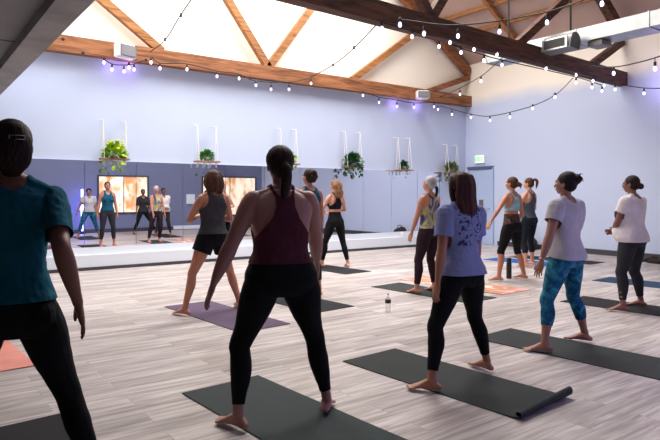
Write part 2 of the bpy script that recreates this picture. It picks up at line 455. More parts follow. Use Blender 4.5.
def torso_vol(mb, g, infl=0, zlo=0, zhi=9, prof=None, flare=0, bust=True, hemz=None):
    P = []; R = []
    for z, y, rx, ry in (prof or TORSO):
        if z < zlo or z > zhi: continue
        wl = sstep((1.05-z)/.12); k = g.build
        kk = 1+(k-1)*(1-.35*sstep((z-1.3)/.1))
        kk = 1+(kk-1)*(1-.30*sstep((1.0-z)/.1))
        if z > 1.02 and z < 1.2: kk *= g.wk
        hw = (1+(g.hips-1)*wl)
        bel = g.belly*math.exp(-((z-1.02)/.11)**2)
        P.append((z, y+bel*.45, rx*kk*hw+bel*.25, ry*(1+(kk-1)*1.2)+bel*.55))
    n = 30
    # dense resample
    zs = [p[0] for p in P]; Z = np.linspace(zs[0], zs[-1], 26)
    ys, rxs, rys = [np.interp(Z, zs, [p[i] for p in P]) for i in (1, 2, 3)]
    base = len(mb.v); N = len(Z)
    for j in range(N):
        z = Z[j]; e = 2.35
        fl = flare*sstep((1.10-z)/.25) if flare else 0
        for k in range(n):
            a = 2*math.pi*k/n; c, s_ = math.cos(a), math.sin(a)
            x = (rxs[j]+infl+fl)*math.copysign(abs(c)**(2/e), c); y = ys[j]+(rys[j]+infl+fl)*math.copysign(abs(s_)**(2/e), s_)
            # spine groove / shoulder blades
            if s_ < 0: y += .006*math.exp(-(x/.02)**2)*sstep((z-.98)/.1)*(1 if not flare else .3)
            mb.v.append(tuple(g.Tm((x, y, z))))
    for j in range(N-1):
        for k in range(n): mb.f.append((base+j*n+k, base+j*n+(k+1) % n, base+(j+1)*n+(k+1) % n, base+(j+1)*n+k))
    mb.f.append(tuple(base+k for k in range(n-1, -1, -1))); mb.f.append(tuple(base+(N-1)*n+k for k in range(n)))
    for sx in (-1, 1):
        bt = g.bust
        if bust and zhi > 1.3:
            mb.ell(g.Tm((sx*.068, .072+.01*(g.build-1), 1.235)), (.060*bt+infl, .052*bt+infl, .058*bt+infl), 14, 10)
            mb.ell(g.Tm((sx*.075, -.066, 1.30)), (.062+infl, .036+infl, .075+infl), 14, 10)   # shoulder blade
            # trapezius to shoulder
            limb(mb, [g.Tm((sx*.02, -.014, 1.445)), g.Tm((sx*.075, -.018, 1.418)), g.Tm((sx*.135*(.6+.4*g.build), -.016, 1.392))], [(.042, .045), (.038, .04), (.036, .04)], (0, 1, 0), infl=infl*.8)
        if zlo < .9:
            mb.ell(g.Tm((sx*.078*g.hips, -.052, .885)), (.086*g.hips*(.5+.5*g.build)+infl, .074*(.5+.5*g.build)+infl, .092+infl), 16, 12)
def leg_vol(mb, g, infl=0, flare=None, upto=2, kk=1.0):
    for i, sx in ((0, -1), (1, 1)):
        h, k, a = g.hip[i], g.knee[i], g.ank[i]; fy = g.footyaw[i]
        sd = Vector((math.cos(fy), math.sin(fy), 0)); fw = Vector((-math.sin(fy), math.cos(fy), 0))
        b = (.55+.45*g.build)*kk; hh = (.4+.6*g.hips)*(.25+.75*g.build)/(.55+.45*g.build)
        if upto == 0.5:
            p = [h+Vector((0, 0, .02)), h.lerp(k, .28), h.lerp(k, .55)]
            limb(mb, p, [(.094*b*hh, .098*b), (.092*b*hh, .097*b), (.090*b, .096*b)], sd, infl=infl); continue
        p = [h+Vector((sx*.004, 0, .0)), h.lerp(k, .22)+sd*sx*.006, h.lerp(k, .5), h.lerp(k, .8), k+fw*.004, k.lerp(a, .14)-fw*.004, k.lerp(a, .32)-fw*.012, k.lerp(a, .55)-fw*.008, k.lerp(a, .8), a+Vector((0, 0, -.01))]
        r = [(.092*b*hh, .094*b), (.092*b*hh, .094*b), (.078*b*hh**.5, .082*b), (.059*b, .062*b), (.053*b, .056*b), (.051*b, .053*b), (.0535*b, .057*b), (.045*b, .047*b), (.034, .037), (.031, .036)]
        limb(mb, p, r, sd, infl=infl)
def arm_vol(mb, g, infl=0, which=(0, 1), upto=9):
    for i in which:
        s, e, w = g.sh[i], g.el[i], g.wr[i]; b = (.5+.5*g.build)*g.armk
        sx = (-1, 1)[i]; sd = (e-s).normalized().cross((w-e).normalized())
        if sd.length < .05: sd = Vector((0, 1, 0))
        if upto <= 1:
            q = s.lerp(e, upto+.12)
            limb(mb, [s, s.lerp(q, .33), s.lerp(q, .66), q], [.051*b, .050*b, .048*b, .047*b], sd, infl=infl)
        else:
            limb(mb, [s+Vector((-sx*.01, 0, .004)), s.lerp(e, .18), s.lerp(e, .45), s.lerp(e, .8), e, e.lerp(w, .22), e.lerp(w, .55), e.lerp(w, .85), w],
                 [.050*b, .049*b, .044*b, .038*b, .036*b, .038*b, .032*b, .0235*b, (.022, .022)], sd, infl=infl)
def hand_vol(mb, g, i):
    hp = g.handpose[i]; w = g.wr[i]; sx = (-1, 1)[i]
    d = Vector(hp.get('d', tuple((w-g.el[i]).normalized()*.8+Vector((0, .05, -.25))))).normalized()
    n = Vector(hp.get('n', (-sx, 0, 0)))      # palm faces the thigh
    n = (n-d*n.dot(d)).normalized(); th = n.cross(d)*(1 if True else 1)
    if 'th' in hp:
        if th.dot(Vector(hp['th'])) < 0: th = -th
    elif th.y < 0: th = -th                    # thumb to the front
    curl = math.radians(hp.get('curl', 16)); sp = hp.get('spread', 1.0)
    # palm
    base = len(mb.v); rings = [(-.012, .023, .019), (.012, .027, .018), (.035, .036, .017), (.065, .041, .0145), (.088, .039, .012)]
    limb(mb, [w+d*q[0] for q in rings], [(q[1], q[2]) for q in rings], th, n=14, sub=2)
    for j, (off, ln, r) in enumerate(((.030, .068, .0082), (.0105, .076, .0085), (-.0095, .071, .0082), (-.028, .056, .0074))):
        p = w+d*.078+th*off*1.02; dd = (d+th*(off*2.2*sp)).normalized(); pts = [p]; ang = curl*(.7+.15*j)
        for q in (.45, .3, .25):
            p = p+dd*ln*q*1.12; pts.append(p)
            dd = (dd*math.cos(ang)+n*math.sin(ang)).normalized()
        limb(mb, pts, [r, r*.96, r*.9, r*.8], th, n=8, sub=2)
    p = w+d*.022+th*.022+n*.004
    td = (d*.75+th*.62+n*.22).normalized(); pts = [p, p+td*.034]; td2 = (td*.8+d*.5+n*.1).normalized(); pts.append(pts[-1]+td2*.028); pts.append(pts[-1]+(td2+d*.25).normalized()*.024)
    limb(mb, pts, [.0135, .0115, .0098, .0084], n, n=8, sub=2)
    g_tip = w+d*.15
    return g_tip
def foot_vol(mb, g, i):
    a = g.ank[i]; fy = g.footyaw[i]; Rz = Matrix.Rotation(fy, 3, 'Z'); sx = (-1, 1)[i]
    o = Vector((a.x, a.y, 0)); F_ = lambda x, y, z: o+Rz @ Vector((x, y, z))
    pr = [(-.052, .024, .022, .027), (-.03, .032, .030, .034), (.01, .034, .042, .048), (.05, .037, .034, .041), (.085, .042, .024, .031), (.115, .045, .017, .0235), (.135, .043, .0135, .019)]
    limb(mb, [F_(-sx*.004*k, q[0], q[3]) for k, q in enumerate(pr)], [(q[1], q[2]) for q in pr], Rz @ Vector((1, 0, 0)), n=16, sub=3)
    for k, (x, l, r) in enumerate(((.030, .060, .0125), (.010, .056, .0095), (-.007, .050, .0088), (-.022, .043, .0082), (-.035, .034, .0080))):
        x = -sx*x - sx*.012
        limb(mb, [F_(x, .125, .0145), F_(x-sx*.0, .125+l*.6, .0125), F_(x, .125+l, .0105)], [r*1.05, r, r*.92], Rz @ Vector((1, 0, 0)), n=8, sub=2)
def head_vol(mb, g):
    H = g.H; Rm = g.Rh
    limb(mb, [g.neck0, g.neck0.lerp(H((0, .0, 1.50)), .5), H((0, .004, 1.53))], [(.056, .056), (.048, .050), (.047, .052)], (1, 0, 0))
    mb.ell(H((0, -.004, 1.612)), (.070, .088, .086), 20, 14, Rm)
    mb.ell(H((0, .036, 1.570)), (.055, .054, .068), 18, 12, Rm)
    mb.ell(H((0, .058, 1.525)), (.030, .028, .026), 12, 8, Rm)
    mb.ell(H((0, .022, 1.535)), (.052, .050, .030), 14, 10, Rm)
    limb(mb, [H((0, .083, 1.612)), H((0, .094, 1.590)), H((0, .104, 1.570))], [(.008, .009), (.010, .010), (.0135, .010)], Rm @ Vector((1, 0, 0)), n=8, sub=2)
    limb(mb, [H((-.018, .086, 1.541)), H((0, .092, 1.543)), H((.018, .086, 1.541))], [.007, .008, .007], (0, 0, 1), n=8, sub=2)
    limb(mb, [H((-.03, .076, 1.626)), H((0, .085, 1.628)), H((.03, .076, 1.626))], [.010, .010, .010], (0, 0, 1), n=8, sub=2)
    for sx in (-1, 1):
        mb.ell(H((sx*.072, -.002, 1.588)), (.009, .019, .030), 10, 8, Rm @ Matrix.Rotation(sx*.35, 3, 'Z'))
        mb.ell(H((sx*.034, .062, 1.573)), (.022, .022, .022), 10, 8, Rm)

def put(g, root, me, name, m):
    for v in me.vertices: v.co *= g.s
    me.name = name; me.materials.clear(); me.materials.append(m)
    for p in me.polygons: p.use_smooth = True; p.material_index = 0
    o = bpy.data.objects.new(name, me); COL.objects.link(o); o.parent = root
    return o
def seg(p, a, b):
    d = b-a; t = max(0, min(1, (p-a).dot(d)/d.length_squared)); return (p-(a+d*t)).length, t

def make_person(g, label, skin, hair_m, top=None, bottom=None, hair='pony', extras=None, group=None):
    root = empty('person', g.o, g.heading, label, 'person', group)
    vx = g.voxel
    # body
    mb = MB(); torso_vol(mb, g); leg_vol(mb, g); arm_vol(mb, g)
    for i in (0, 1):
        hand_vol(mb, g, i); foot_vol(mb, g, i)
    head_vol(mb, g)
    body = remesh(mb, vx, 3, .45)
    put(g, root, body, 'body', skin)
    # face details
    Rm = g.Rh
    for sx in (-1, 1):
        e = MB(); e.ell(g.H((sx*.031, .0765, 1.598)), (.0125, .0105, .0075), 10, 8, Rm); put(g, root, e.mesh('eye'), 'eye', M_eye)
        e = MB(); e.ell(g.H((sx*.031, .0855, 1.598)), (.0055, .0035, .0055), 8, 6, Rm); put(g, root, e.mesh('iris'), 'iris', M['black'])
        e = MB(); limb(e, [g.H((sx*.015, .0905, 1.616)), g.H((sx*.033, .0885, 1.622)), g.H((sx*.052, .076, 1.614))], [.0028, .0034, .0022], (0, 0, 1), n=6, sub=2); put(g, root, e.mesh('eyebrow'), 'eyebrow', hair_m)
    e = MB(); limb(e, [g.H((-.021, .0875, 1.5405)), g.H((0, .0985, 1.5435)), g.H((.021, .0875, 1.5405))], [.0035, .0062, .0035], (0, 0, 1), n=8, sub=3); put(g, root, e.mesh('lips'), 'lips', M_lips)
    # bottoms
    if bottom:
        mb = MB(); inf = bottom.get('infl', .006)
        torso_vol(mb, g, inf, zhi=1.17, bust=False)
        if bottom.get('loose'):
            leg_vol(mb, g, bottom['loose'], upto=.5)
            leg_vol(mb, g, inf)
        else: leg_vol(mb, g, inf)
        me = remesh(mb, vx, 2, .4); wz = bottom.get('waist', 1.07); wz = min(wz, top['hem']+.035) if top and top['hem'] < 1.05 else wz; end = bottom['end']   # end: 0 hip .. 1 knee .. 2 ankle
        cuts = []
        for i in (0, 1):
            if end <= 1: c = g.hip[i].lerp(g.knee[i], end); n = (g.hip[i]-g.knee[i]).normalized()
            else: c = g.knee[i].lerp(g.ank[i], end-1); n = (g.knee[i]-g.ank[i]).normalized()
            cuts.append((c, n))
        def fld(p):
            q = g.Ti(p) if p.z > g.drop.z+.9 else p
            f = wz-q.z if p.z > g.drop.z+.9 else 1
            d = [min(seg(p, g.hip[i], g.knee[i])[0], seg(p, g.knee[i], g.ank[i])[0]) for i in (0, 1)]
            i = 0 if d[0] < d[1] else 1; c, n = cuts[i]
            return min(f, (p-c).dot(n))
        wr = bottom.get('wrinkle', .002)
        put(g, root, clip(me, fld, lambda v: wr*noise.noise(v*22)+bottom.get('off', .0)), bottom.get('name', 'leggings'), bottom['mat'])
        if bottom.get('band'):
            me = remesh(mb, vx, 2, .4)
            b0 = wz-.035
            put(g, root, clip(me, lambda p: min((lambda q: min(wz+.004-q.z, q.z-b0))(g.Ti(p)), 1), lambda v: .003), 'waistband', bottom['band'])
            bpy.data.meshes.remove(me)
    # top
    if top:
        mb = MB(); inf = top.get('infl', .008); hem = top.get('hem', .93)
        prof = top.get('prof')
        fl = top.get('flare', 0)
        torso_vol(mb, g, inf, zlo=.80, flare=fl)
        sl = top.get('sleeve', 0)
        if sl: arm_vol(mb, g, inf+top.get('sleeve_loose', .006), upto=sl)
        elif top.get('kind') == 'tank': arm_vol(mb, g, inf, upto=.05)
        me = remesh(mb, vx, 2, .4)
        nk = Vector((0, -.005, 1.462)); kind = top.get('kind', 'tee')
        nf, nb = top.get('neck_front', .075), top.get('neck_back', .035)
        acut = []
        for i in (0, 1):
            acut.append((g.sh[i].lerp(g.el[i], sl or 0), (g.el[i]-g.sh[i]).normalized()))
        wv = top.get('aw', ((1.20, .19), (1.27, .158), (1.32, .118), (1.37, .098), (1.42, .096), (1.5, .10)))
        wb = top.get('awb', wv)
        def fld(p):
            q = g.Ti(p)
            f = q.z-(hem+top.get('hemtilt', 0)*q.y)
            # neckline
            hw = .062+top.get('neck_w', 0); dp = nf if q.y > 0 else nb
            f = min(f, math.hypot(q.x/hw, (q.z-1.475)/(dp+.035))*hw-hw if True else 1)
            if kind == 'tee':
                d = [seg(p, g.sh[i], g.el[i]) for i in (0, 1)]
                i = 0 if d[0][0] < d[1][0] else 1
                zc = max(.80, min(1.44, q.z)); j = [t[0] for t in TORSO]
                ox, rx, ry = [float(np.interp(zc, j, [t[m] for t in TORSO])) for m in (1, 2, 3)]
                rt = math.hypot(q.x/(rx*g.build+inf+fl+.012), (q.y-ox)/(ry*g.build+inf+fl+.03+g.belly*.6))
                if rt > 1.06 and abs(q.x) > .12:
                    c, n = acut[i]; f = min(f, -(p-c).dot(n))
            else:
                tb = wv if q.y > 0 else wb
                zs = [t[0] for t in tb]; ws = [t[1] for t in tb]
                w = float(np.interp(q.z, zs, ws))
                if q.z > zs[0]: f = min(f, w-abs(q.x))
            return f
        wr = top.get('wrinkle', .004)
        put(g, root, clip(me, fld, lambda v: wr*noise.noise(Vector((v.x*14, v.y*14, v.z*9)))+wr*.6*noise.noise(v*35)), top.get('name', 'shirt'), top['mat'])
        if top.get('tie'): pass
        bpy.data.meshes.remove(me)
    # hair
    mb = MB(); H = g.H
    mb.ell(H((0, -.018, 1.626)), (.080, .092, .088), 20, 14, Rm)
    mb.ell(H((0, -.035, 1.585)), (.074, .070, .070), 18, 12, Rm)
    X = Rm @ Vector((1, 0, 0))
    if hair == 'pony':        # low-to-mid ponytail falling down the back
        mb.ell(H((0, -.020, 1.628)), (.087, .096, .092), 20, 14, Rm)
        mb.ell(H((0, -.108, 1.600)), (.026, .024, .026), 10, 8)
        limb(mb, [H((0, -.10, 1.60)), H((.006, -.135, 1.575)), H((.004, -.135, 1.50)), H((-.004, -.118, 1.42)), H((0, -.11, 1.35))], [(.022, .02), (.030, .026), (.033, .026), (.026, .018), (.007, .007)], X)
    elif hair == 'highpony':
        mb.ell(H((0, -.095, 1.650)), (.024, .024, .024), 10, 8)
        limb(mb, [H((0, -.09, 1.66)), H((0, -.14, 1.665)), H((.004, -.165, 1.62)), H((0, -.155, 1.55)), H((0, -.14, 1.49))], [(.02, .02), (.030, .026), (.034, .028), (.026, .02), (.007, .007)], X)
    elif hair == 'bun':
        mb.ell(H((0, -.104, 1.640)), (.050, .042, .050), 14, 10); mb.ell(H((0, -.022, 1.626)), (.086, .098, .092), 20, 14, Rm)
        for k in range(7):
            a = random.uniform(-1, 1); b = random.uniform(-1, 1)
            limb(mb, [H((a*.03, -.11, 1.64)), H((a*.06, -.138, 1.67+b*.03)), H((a*.07+.01, -.158, 1.65+b*.05))], [.010, .007, .003], X, n=6, sub=2)
    elif hair == 'lowbunshort':   # short dark hair swept back
        limb(mb, [H((0, -.06, 1.66)), H((0, -.085, 1.60)), H((0, -.082, 1.53)), H((0, -.07, 1.485))], [(.066, .04), (.076, .038), (.070, .034), (.036, .016)], X)
    elif hair == 'bunlow8':
        mb.ell(H((0, -.112, 1.585)), (.040, .036, .044), 14, 10)
        limb(mb, [H((0, -.12, 1.60)), H((.01, -.15, 1.58)), H((0, -.145, 1.52))], [.02, .024, .008], X, n=8)
    elif hair == 'lowbun':
        mb.ell(H((0, -.108, 1.560)), (.044, .036, .040), 14, 10)
    elif hair == 'topknot':
        mb.ell(H((0, -.095, 1.665)), (.040, .038, .036), 14, 10)
        limb(mb, [H((-.02, -.08, 1.70)), H((.0, -.13, 1.70)), H((.03, -.14, 1.64))], [.016, .018, .01], X, n=8)
    elif hair == 'bob':
        for x in (-.062, -.035, 0, .035, .062):
            limb(mb, [H((x*.9, -.055, 1.66)), H((x*1.2, -.088+abs(x)*.5, 1.60)), H((x*1.35, -.090+abs(x)*.55, 1.51)), H((x*1.3, -.084+abs(x)*.6, 1.445))], [.03, .036, .036, .016], X)
        for sx in (-1, 1):
            limb(mb, [H((sx*.06, .02, 1.66)), H((sx*.078, .02, 1.60)), H((sx*.080, .022, 1.54)), H((sx*.070, .02, 1.49))], [.018, .022, .022, .010], (0, 1, 0))
    elif hair == 'long':
        for x in (-.058, -.03, 0, .03, .058):
            limb(mb, [H((x*.9, -.06, 1.66)), H((x*1.1, -.092+abs(x)*.4, 1.60)), H((x*1.2, -.095+abs(x)*.5, 1.50)), H((x*1.15, -.105+abs(x)*.4, 1.41)), H((x*1.05, -.115+abs(x)*.3, 1.335))], [.03, .032, .031, .028, .008], X)
        for sx in (-1, 1):
            limb(mb, [H((sx*.055, .025, 1.66)), H((sx*.078, .012, 1.60)), H((sx*.080, .005, 1.52)), H((sx*.070, -.01, 1.44)), H((sx*.068, -.02, 1.38))], [.02, .023, .022, .018, .006], (0, 1, 0))
    elif hair == 'wavy':
        for j, x in enumerate((-.07, -.045, -.02, .01, .035, .06)):
            w = .012*(1 if j % 2 else -1)
            limb(mb, [H((x*.8, -.05, 1.67)), H((x*1.2+w, -.09, 1.60)), H((x*1.3-w, -.098, 1.52)), H((x*1.25+w, -.112, 1.44)), H((x*1.0-w, -.118, 1.35))], [.03, .032, .030, .025, .008], X)
    elif hair == 'updo':      # braids wound at the nape
        mb.ell(H((0, -.085, 1.635)), (.060, .045, .060), 16, 12)
        for a in range(9):
            t = a/8; mb.ell(H((-.045+.09*t, -.108-.012*math.sin(t*math.pi), 1.60-.03*math.sin(t*math.pi))), (.017, .017, .021), 8, 6)
        mb.ell(H((0, -.095, 1.555)), (.034, .028, .036), 12, 8)
    elif hair == 'greylow':
        mb.ell(H((0, -.030, 1.632)), (.086, .092, .090), 20, 14, Rm)
        mb.ell(H((0, -.104, 1.575)), (.030, .028, .034), 12, 8)
    cut = H((0, .064, 1.600)); fd = Rm @ Vector((0, .72, -.69)).normalized()
    me = remesh(mb, max(vx*.8, .0045), 2, .4)
    me2 = clip(me, lambda p: -((p-H((0, .052, 1.628))).dot(fd)) if (p-H((0, .07, 1.60))).length < .10 else 1, lambda v: .0016*noise.noise(Vector((v.x*120, v.y*120, v.z*25))))
    hobj = put(g, root, me2, 'hair', hair_m); bpy.data.meshes.remove(me)
    if hair == 'greylow':
        mb = MB()
        limb(mb, [H((0, -.11, 1.56)), H((.006, -.128, 1.52)), H((.002, -.125, 1.45)), H((-.004, -.115, 1.40))], [(.022, .02), (.030, .022), (.026, .018), (.006, .006)], X)
        put(g, root, remesh(mb, .006, 2), 'ponytail', extras['pony_mat'])
    if hair in ('pony', 'highpony'):
        c = H((0, -.103, 1.600)) if hair == 'pony' else H((0, -.10, 1.66))
        mb = MB(); mb.ell(c, (.024, .010, .024), 12, 6); put(g, root, mb.mesh('hair_tie'), 'hair_tie', M['black'])
    ex = extras or {}
    if ex.get('clip'):
        mb = MB()
        for dz in (0, .016): mb.box((-.030, -.004, dz), (.030, .004, dz+.003), Matrix.Translation(H((.018, -.112, 1.625))) @ Rm.to_4x4())
        for dx in (-.030, .027): mb.box((dx, -.004, 0), (dx+.003, .004, .019), Matrix.Translation(H((.018, -.112, 1.625))) @ Rm.to_4x4())
        put(g, root, mb.mesh('hair_clip'), 'hair_clip', M['steel'])
    if ex.get('wrap'):      # patterned cloth over the hips and midriff
        mb = MB(); torso_vol(mb, g, .010, zlo=.80, bust=True); me = remesh(mb, vx, 2, .4)
        put(g, root, clip(me, lambda p: (lambda q: min(1.10-q.z, q.z-.93+.25*q.y))(g.Ti(p)), lambda v: .003*noise.noise(v*30)), 'waist_wrap', ex['wrap']); bpy.data.meshes.remove(me)
    if ex.get('cutouts'):   # mesh cutouts down the outside of the shin
        mb = MB(); k, a = g.knee[0], g.ank[0]
        for t in (.12, .3, .47, .62, .76):
            c = k.lerp(a, t)+Vector((-.048+.016*t, .0, 0)); mb.ell(c, (.012, .022, .018), 10, 6)
        put(g, root, mb.mesh('cutout'), 'cutout', skin)
    if ex.get('bracelet') is not None:
        i = ex['bracelet']; w = g.wr[i]; d = (w-g.el[i]).normalized(); mb = MB()
        c = w-d*.012; u = d.orthogonal().normalized(); v = d.cross(u)
        pts = [c+(u*math.cos(a)+v*math.sin(a))*.027 for a in np.linspace(0, 2*math.pi, 20)]
        mb.tube(pts, .0045, 6, False); put(g, root, mb.mesh('bracelet'), 'bracelet', ex.get('bracelet_mat', M['steel']))
    if ex.get('glasses'):
        mb = MB()
        for sx in (-1, 1):
            c = H((sx*.032, .094, 1.597)); pts = [c+Rm @ Vector((.020*math.cos(a), 0, .016*math.sin(a))) for a in np.linspace(0, 2*math.pi, 16)]
            mb.tube(pts, .002, 6, False); mb.tube([H((sx*.052, .092, 1.60)), H((sx*.074, .01, 1.60))], .002, 6)
        mb.tube([H((-.013, .096, 1.60)), H((.013, .096, 1.60))], .002, 6)
        put(g, root, mb.mesh('glasses'), 'glasses', M['black'])
    return root
M_eye = mat('eye_white', rgb(226, 222, 216), .3)
M_lips = mat('lip_skin', rgb(150, 82, 78), .5)
# ------------------------------------------------------------------ the room
VM = 11.10           # mirror wall plane
VR = 10.98           # front of the low ledge
UE = 1.22            # edge of the low ceiling
CH = 2.86            # underside of its edge beam
RIDGE_U, RIDGE_Z, SLOPE = 6.4, 9.25, .65
def roofz(u): return RIDGE_Z-SLOPE*abs(u-RIDGE_U)
def wallU(v): return 12.70+(v-6.05)*.0475         # right wall runs slightly out of square
U0 = -4.5; V0 = -3.0; VB = .30                     # far left, behind the camera, rear wall
ua, ub = wallU(VB), wallU(VM)

mb = MB(); mb.add([(U0-.2, V0-.2, 0), (14.2, V0-.2, 0), (14.2, VM+.3, 0), (U0-.2, VM+.3, 0), (U0-.2, V0-.2, -.2), (14.2, V0-.2, -.2), (14.2, VM+.3, -.2), (U0-.2, VM+.3, -.2)],
              [(0, 1, 2, 3), (7, 6, 5, 4), (0, 4, 5, 1), (1, 5, 6, 2), (2, 6, 7, 3), (3, 7, 4, 0)])
struct(mb, 'floor', M['floor'])
# mirror wall (gable)
mb = MB(); mb.prism([(U0, 0), (ub+.2, 0), (ub+.2, roofz(ub+.2)+.02), (RIDGE_U, RIDGE_Z+.02), (UE-.1, roofz(UE-.1)+.02), (U0, roofz(UE-.1)+.02)], VM+.002, VM+.2)
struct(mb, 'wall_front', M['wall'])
# rear wall with openings left shut (lit curtains hang in it)
mb = MB(); mb.prism([(2.35, 0), (ua+.2, 0), (ua+.2, roofz(ua+.2)+.02), (RIDGE_U, RIDGE_Z+.02), (2.35, roofz(2.35)+.02)], VB-.2, VB)
struct(mb, 'wall_rear', M['backwall'])
mb = MB(); mb.box((UE+.0, VB-.2, CH+.1), (2.35, VB, roofz(2.35))); struct(mb, 'wall_rear', M['backwall'])
# right wall
mb = MB(); zt = roofz(ub)
mb.add([(ua, VB-.2, 0), (ub, VM+.1, 0), (ub+.2, VM+.1, 0), (ua+.2, VB-.2, 0), (ua, VB-.2, roofz(ua)), (ub, VM+.1, zt), (ub+.2, VM+.1, zt), (ua+.2, VB-.2, roofz(ua))],
       [(3, 2, 1, 0), (4, 5, 6, 7), (0, 1, 5, 4), (1, 2, 6, 5), (2, 3, 7, 6), (3, 0, 4, 7)])
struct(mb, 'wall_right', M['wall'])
mb = MB(); mb.box((U0-.2, V0, 0), (U0, VM, 3.2)); struct(mb, 'wall_left', M['backwall'])
mb = MB(); mb.box((U0, V0-.2, 0), (2.35, V0, 3.2)); struct(mb, 'wall_back', M['backwall'])
mb = MB(); mb.box((2.35, V0, 0), (2.55, VB-.2, 3.2)); struct(mb, 'wall_side', M['backwall'])
# low ceiling over the left bay with its edge beam
mb = MB(); mb.box((U0, V0, CH+.10), (UE-.20, VM, CH+.3)); mb.box((UE-.2, V0, CH+.1), (2.35, VB-.2, CH+.3)); struct(mb, 'ceiling_low', M['low_ceil'])
mb = MB()
for k in range(6): mb.box((U0, 1.2+k*1.9, CH+.094), (UE-.24, 1.206+k*1.9, CH+.101))
struct(mb, 'trim_1', M['black'])
mb = MB(); mb.box((UE-.25, VB-.2, CH), (UE, VM, CH+.34)); struct(mb, 'trim_2', M['beam_grey'])
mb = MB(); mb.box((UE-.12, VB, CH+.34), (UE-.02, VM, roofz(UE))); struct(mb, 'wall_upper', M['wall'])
# roof planes with skylight openings: (u0,u1,v0,v1) openings
def roof_side(name, e0, e1, sk):
    """boards between eave e0 and ridge e1 leaving the skylights open"""
    mb = MB(); V_ = [VB-.2]; 
    us = sorted((e0, e1)); 
    def slab(u0, u1, v0, v1):
        vs = [(u0, v0, roofz(u0)), (u1, v0, roofz(u1)), (u1, v1, roofz(u1)), (u0, v1, roofz(u0))]
        vs += [(x, y, z+.15) for x, y, z in vs]
        mb.add(vs, [(0, 3, 2, 1), (4, 5, 6, 7), (0, 1, 5, 4), (1, 2, 6, 5), (2, 3, 7, 6), (3, 0, 4, 7)])
    a, b = us; s0, s1, v0, v1 = sk
    slab(a, s0, VB-.2, VM+.2); slab(s1, b, VB-.2, VM+.2); slab(s0, s1, VB-.2, v0); slab(s0, s1, v1, VM+.2)
    struct(mb, name, M['roof'])
    p = MB(); n = .10
    p.add([(s0, v0, roofz(s0)+n), (s1, v0, roofz(s1)+n), (s1, v1, roofz(s1)+n), (s0, v1, roofz(s0)+n)], [(0, 1, 2, 3)])
    return p
SK = [(1.5, 4.3, 6.4, 10.9), (6.8, 9.2, 5.4, 10.6)]
p = roof_side('ceiling', UE-.1, RIDGE_U, SK[0]); struct(p, 'window_1', M['sky'])
p = roof_side('ceiling', RIDGE_U, ub+.25, SK[1]); struct(p, 'window_2', M['sky2'])
# baseboards
mb = MB()
a = Vector((wallU(VB), VB, 0)); b = Vector((wallU(9.95), 9.95, 0)); mb.bar(a+Vector((-.012, 0, .06)), b+Vector((-.012, 0, .06)), .024, .12); struct(mb, 'baseboard_right', M['base_dark'])
mb = MB(); mb.box((2.55, VB, 0), (ua, VB+.02, .13)); struct(mb, 'baseboard_rear', M['base_dark'])
# ledge under the mirror: riser, dark toe strip, upper panel
mb = MB(); mb.box((U0, VR, .055), (ub-.01, VM, .275)); mb.box((U0, VR+.085, .275), (ub-.01, VM, .405)); struct(mb, 'trim_3', M['white'])
mb = MB(); mb.box((U0, VR-.012, 0), (ub-.03, VR+.02, .058)); struct(mb, 'baseboard_front', M['base_dark'])
# mirror panels
PW = .925; k = 0
u = 11.92
while u-PW > -.2:
    mb = MB(); mb.bbox((u-PW+.003, VM-.03, .407), (u-.003, VM-.001, 1.975), .001)
    o = mb.build('wall_mirror', M['mirror'])
    u -= PW
    side = 'right end panel of the long wall mirror, next to the corner' if k == 0 else ('tall frameless mirror panel in the long studio mirror above the white ledge')
    tag(o, side, 'mirror', 'mirror panels along the studio wall')
    k += 1
# door in right wall
def onright(px, py):
    """point on the right wall seen at this pixel"""
    t = (px-330)/F
    # (cs*t+sn) z = 12.70+(v-6.05)*.0475 ; v=(cs-sn t) z
    z = (12.70-6.05*.0475)/((cs*t+sn)-.0475*(cs-sn*t)); return ray(px, py, z)
d0 = onright(467.8, 200); d1 = onright(494.2, 200); dv0, dv1 = d1.y, min(d0.y, VM-.12)
wdir = Vector((.0475, 1, 0)).normalized(); win = Vector((-1, .0475, 0)).normalized()
def rw(v, off, z): return Vector((wallU(v), v, z))+win*off
mb = MB(); mb.bar(rw(dv0+.04, .015, 1.03), rw(dv1-.04, .015, 1.03), .03, 2.04); dr = struct(mb, 'door_1', M['door'])
for q in (0, 1):
    vv = (dv0+.02, dv1-.02)[q]
    mb = MB(); mb.bar(rw(vv, .03, 0), rw(vv, .03, 2.1), .06, .05, up=wdir); mb.build('door_frame', M['door'], dr)
mb = MB(); mb.bar(rw(dv0, .035, 2.10), rw(dv1, .035, 2.10), .07, .07); mb.build('door_frame', M['seam'], dr)
mb = MB(); c = onright(482, 206); mb.bar(rw(c.y-.075, .035, 1.03+.0), rw(c.y+.075, .035, 1.03), .012, .38); mb.build('door_window', M['brass'], dr)
mb = MB(); mb.tube([rw(dv0+.12, .03, .98), rw(dv0+.12, .08, .98), rw(dv0+.24, .085, .98)], .012, 8); mb.build('door_handle', M['steel'], dr)
c = onright(492, 209)
mb = MB(); mb.bar(rw(c.y-.035, .012, c.z), rw(c.y+.035, .012, c.z), .024, .09)
tag(mb.build('card_reader', M['black']), 'small black card reader on the wall beside the pale blue door', 'card reader')
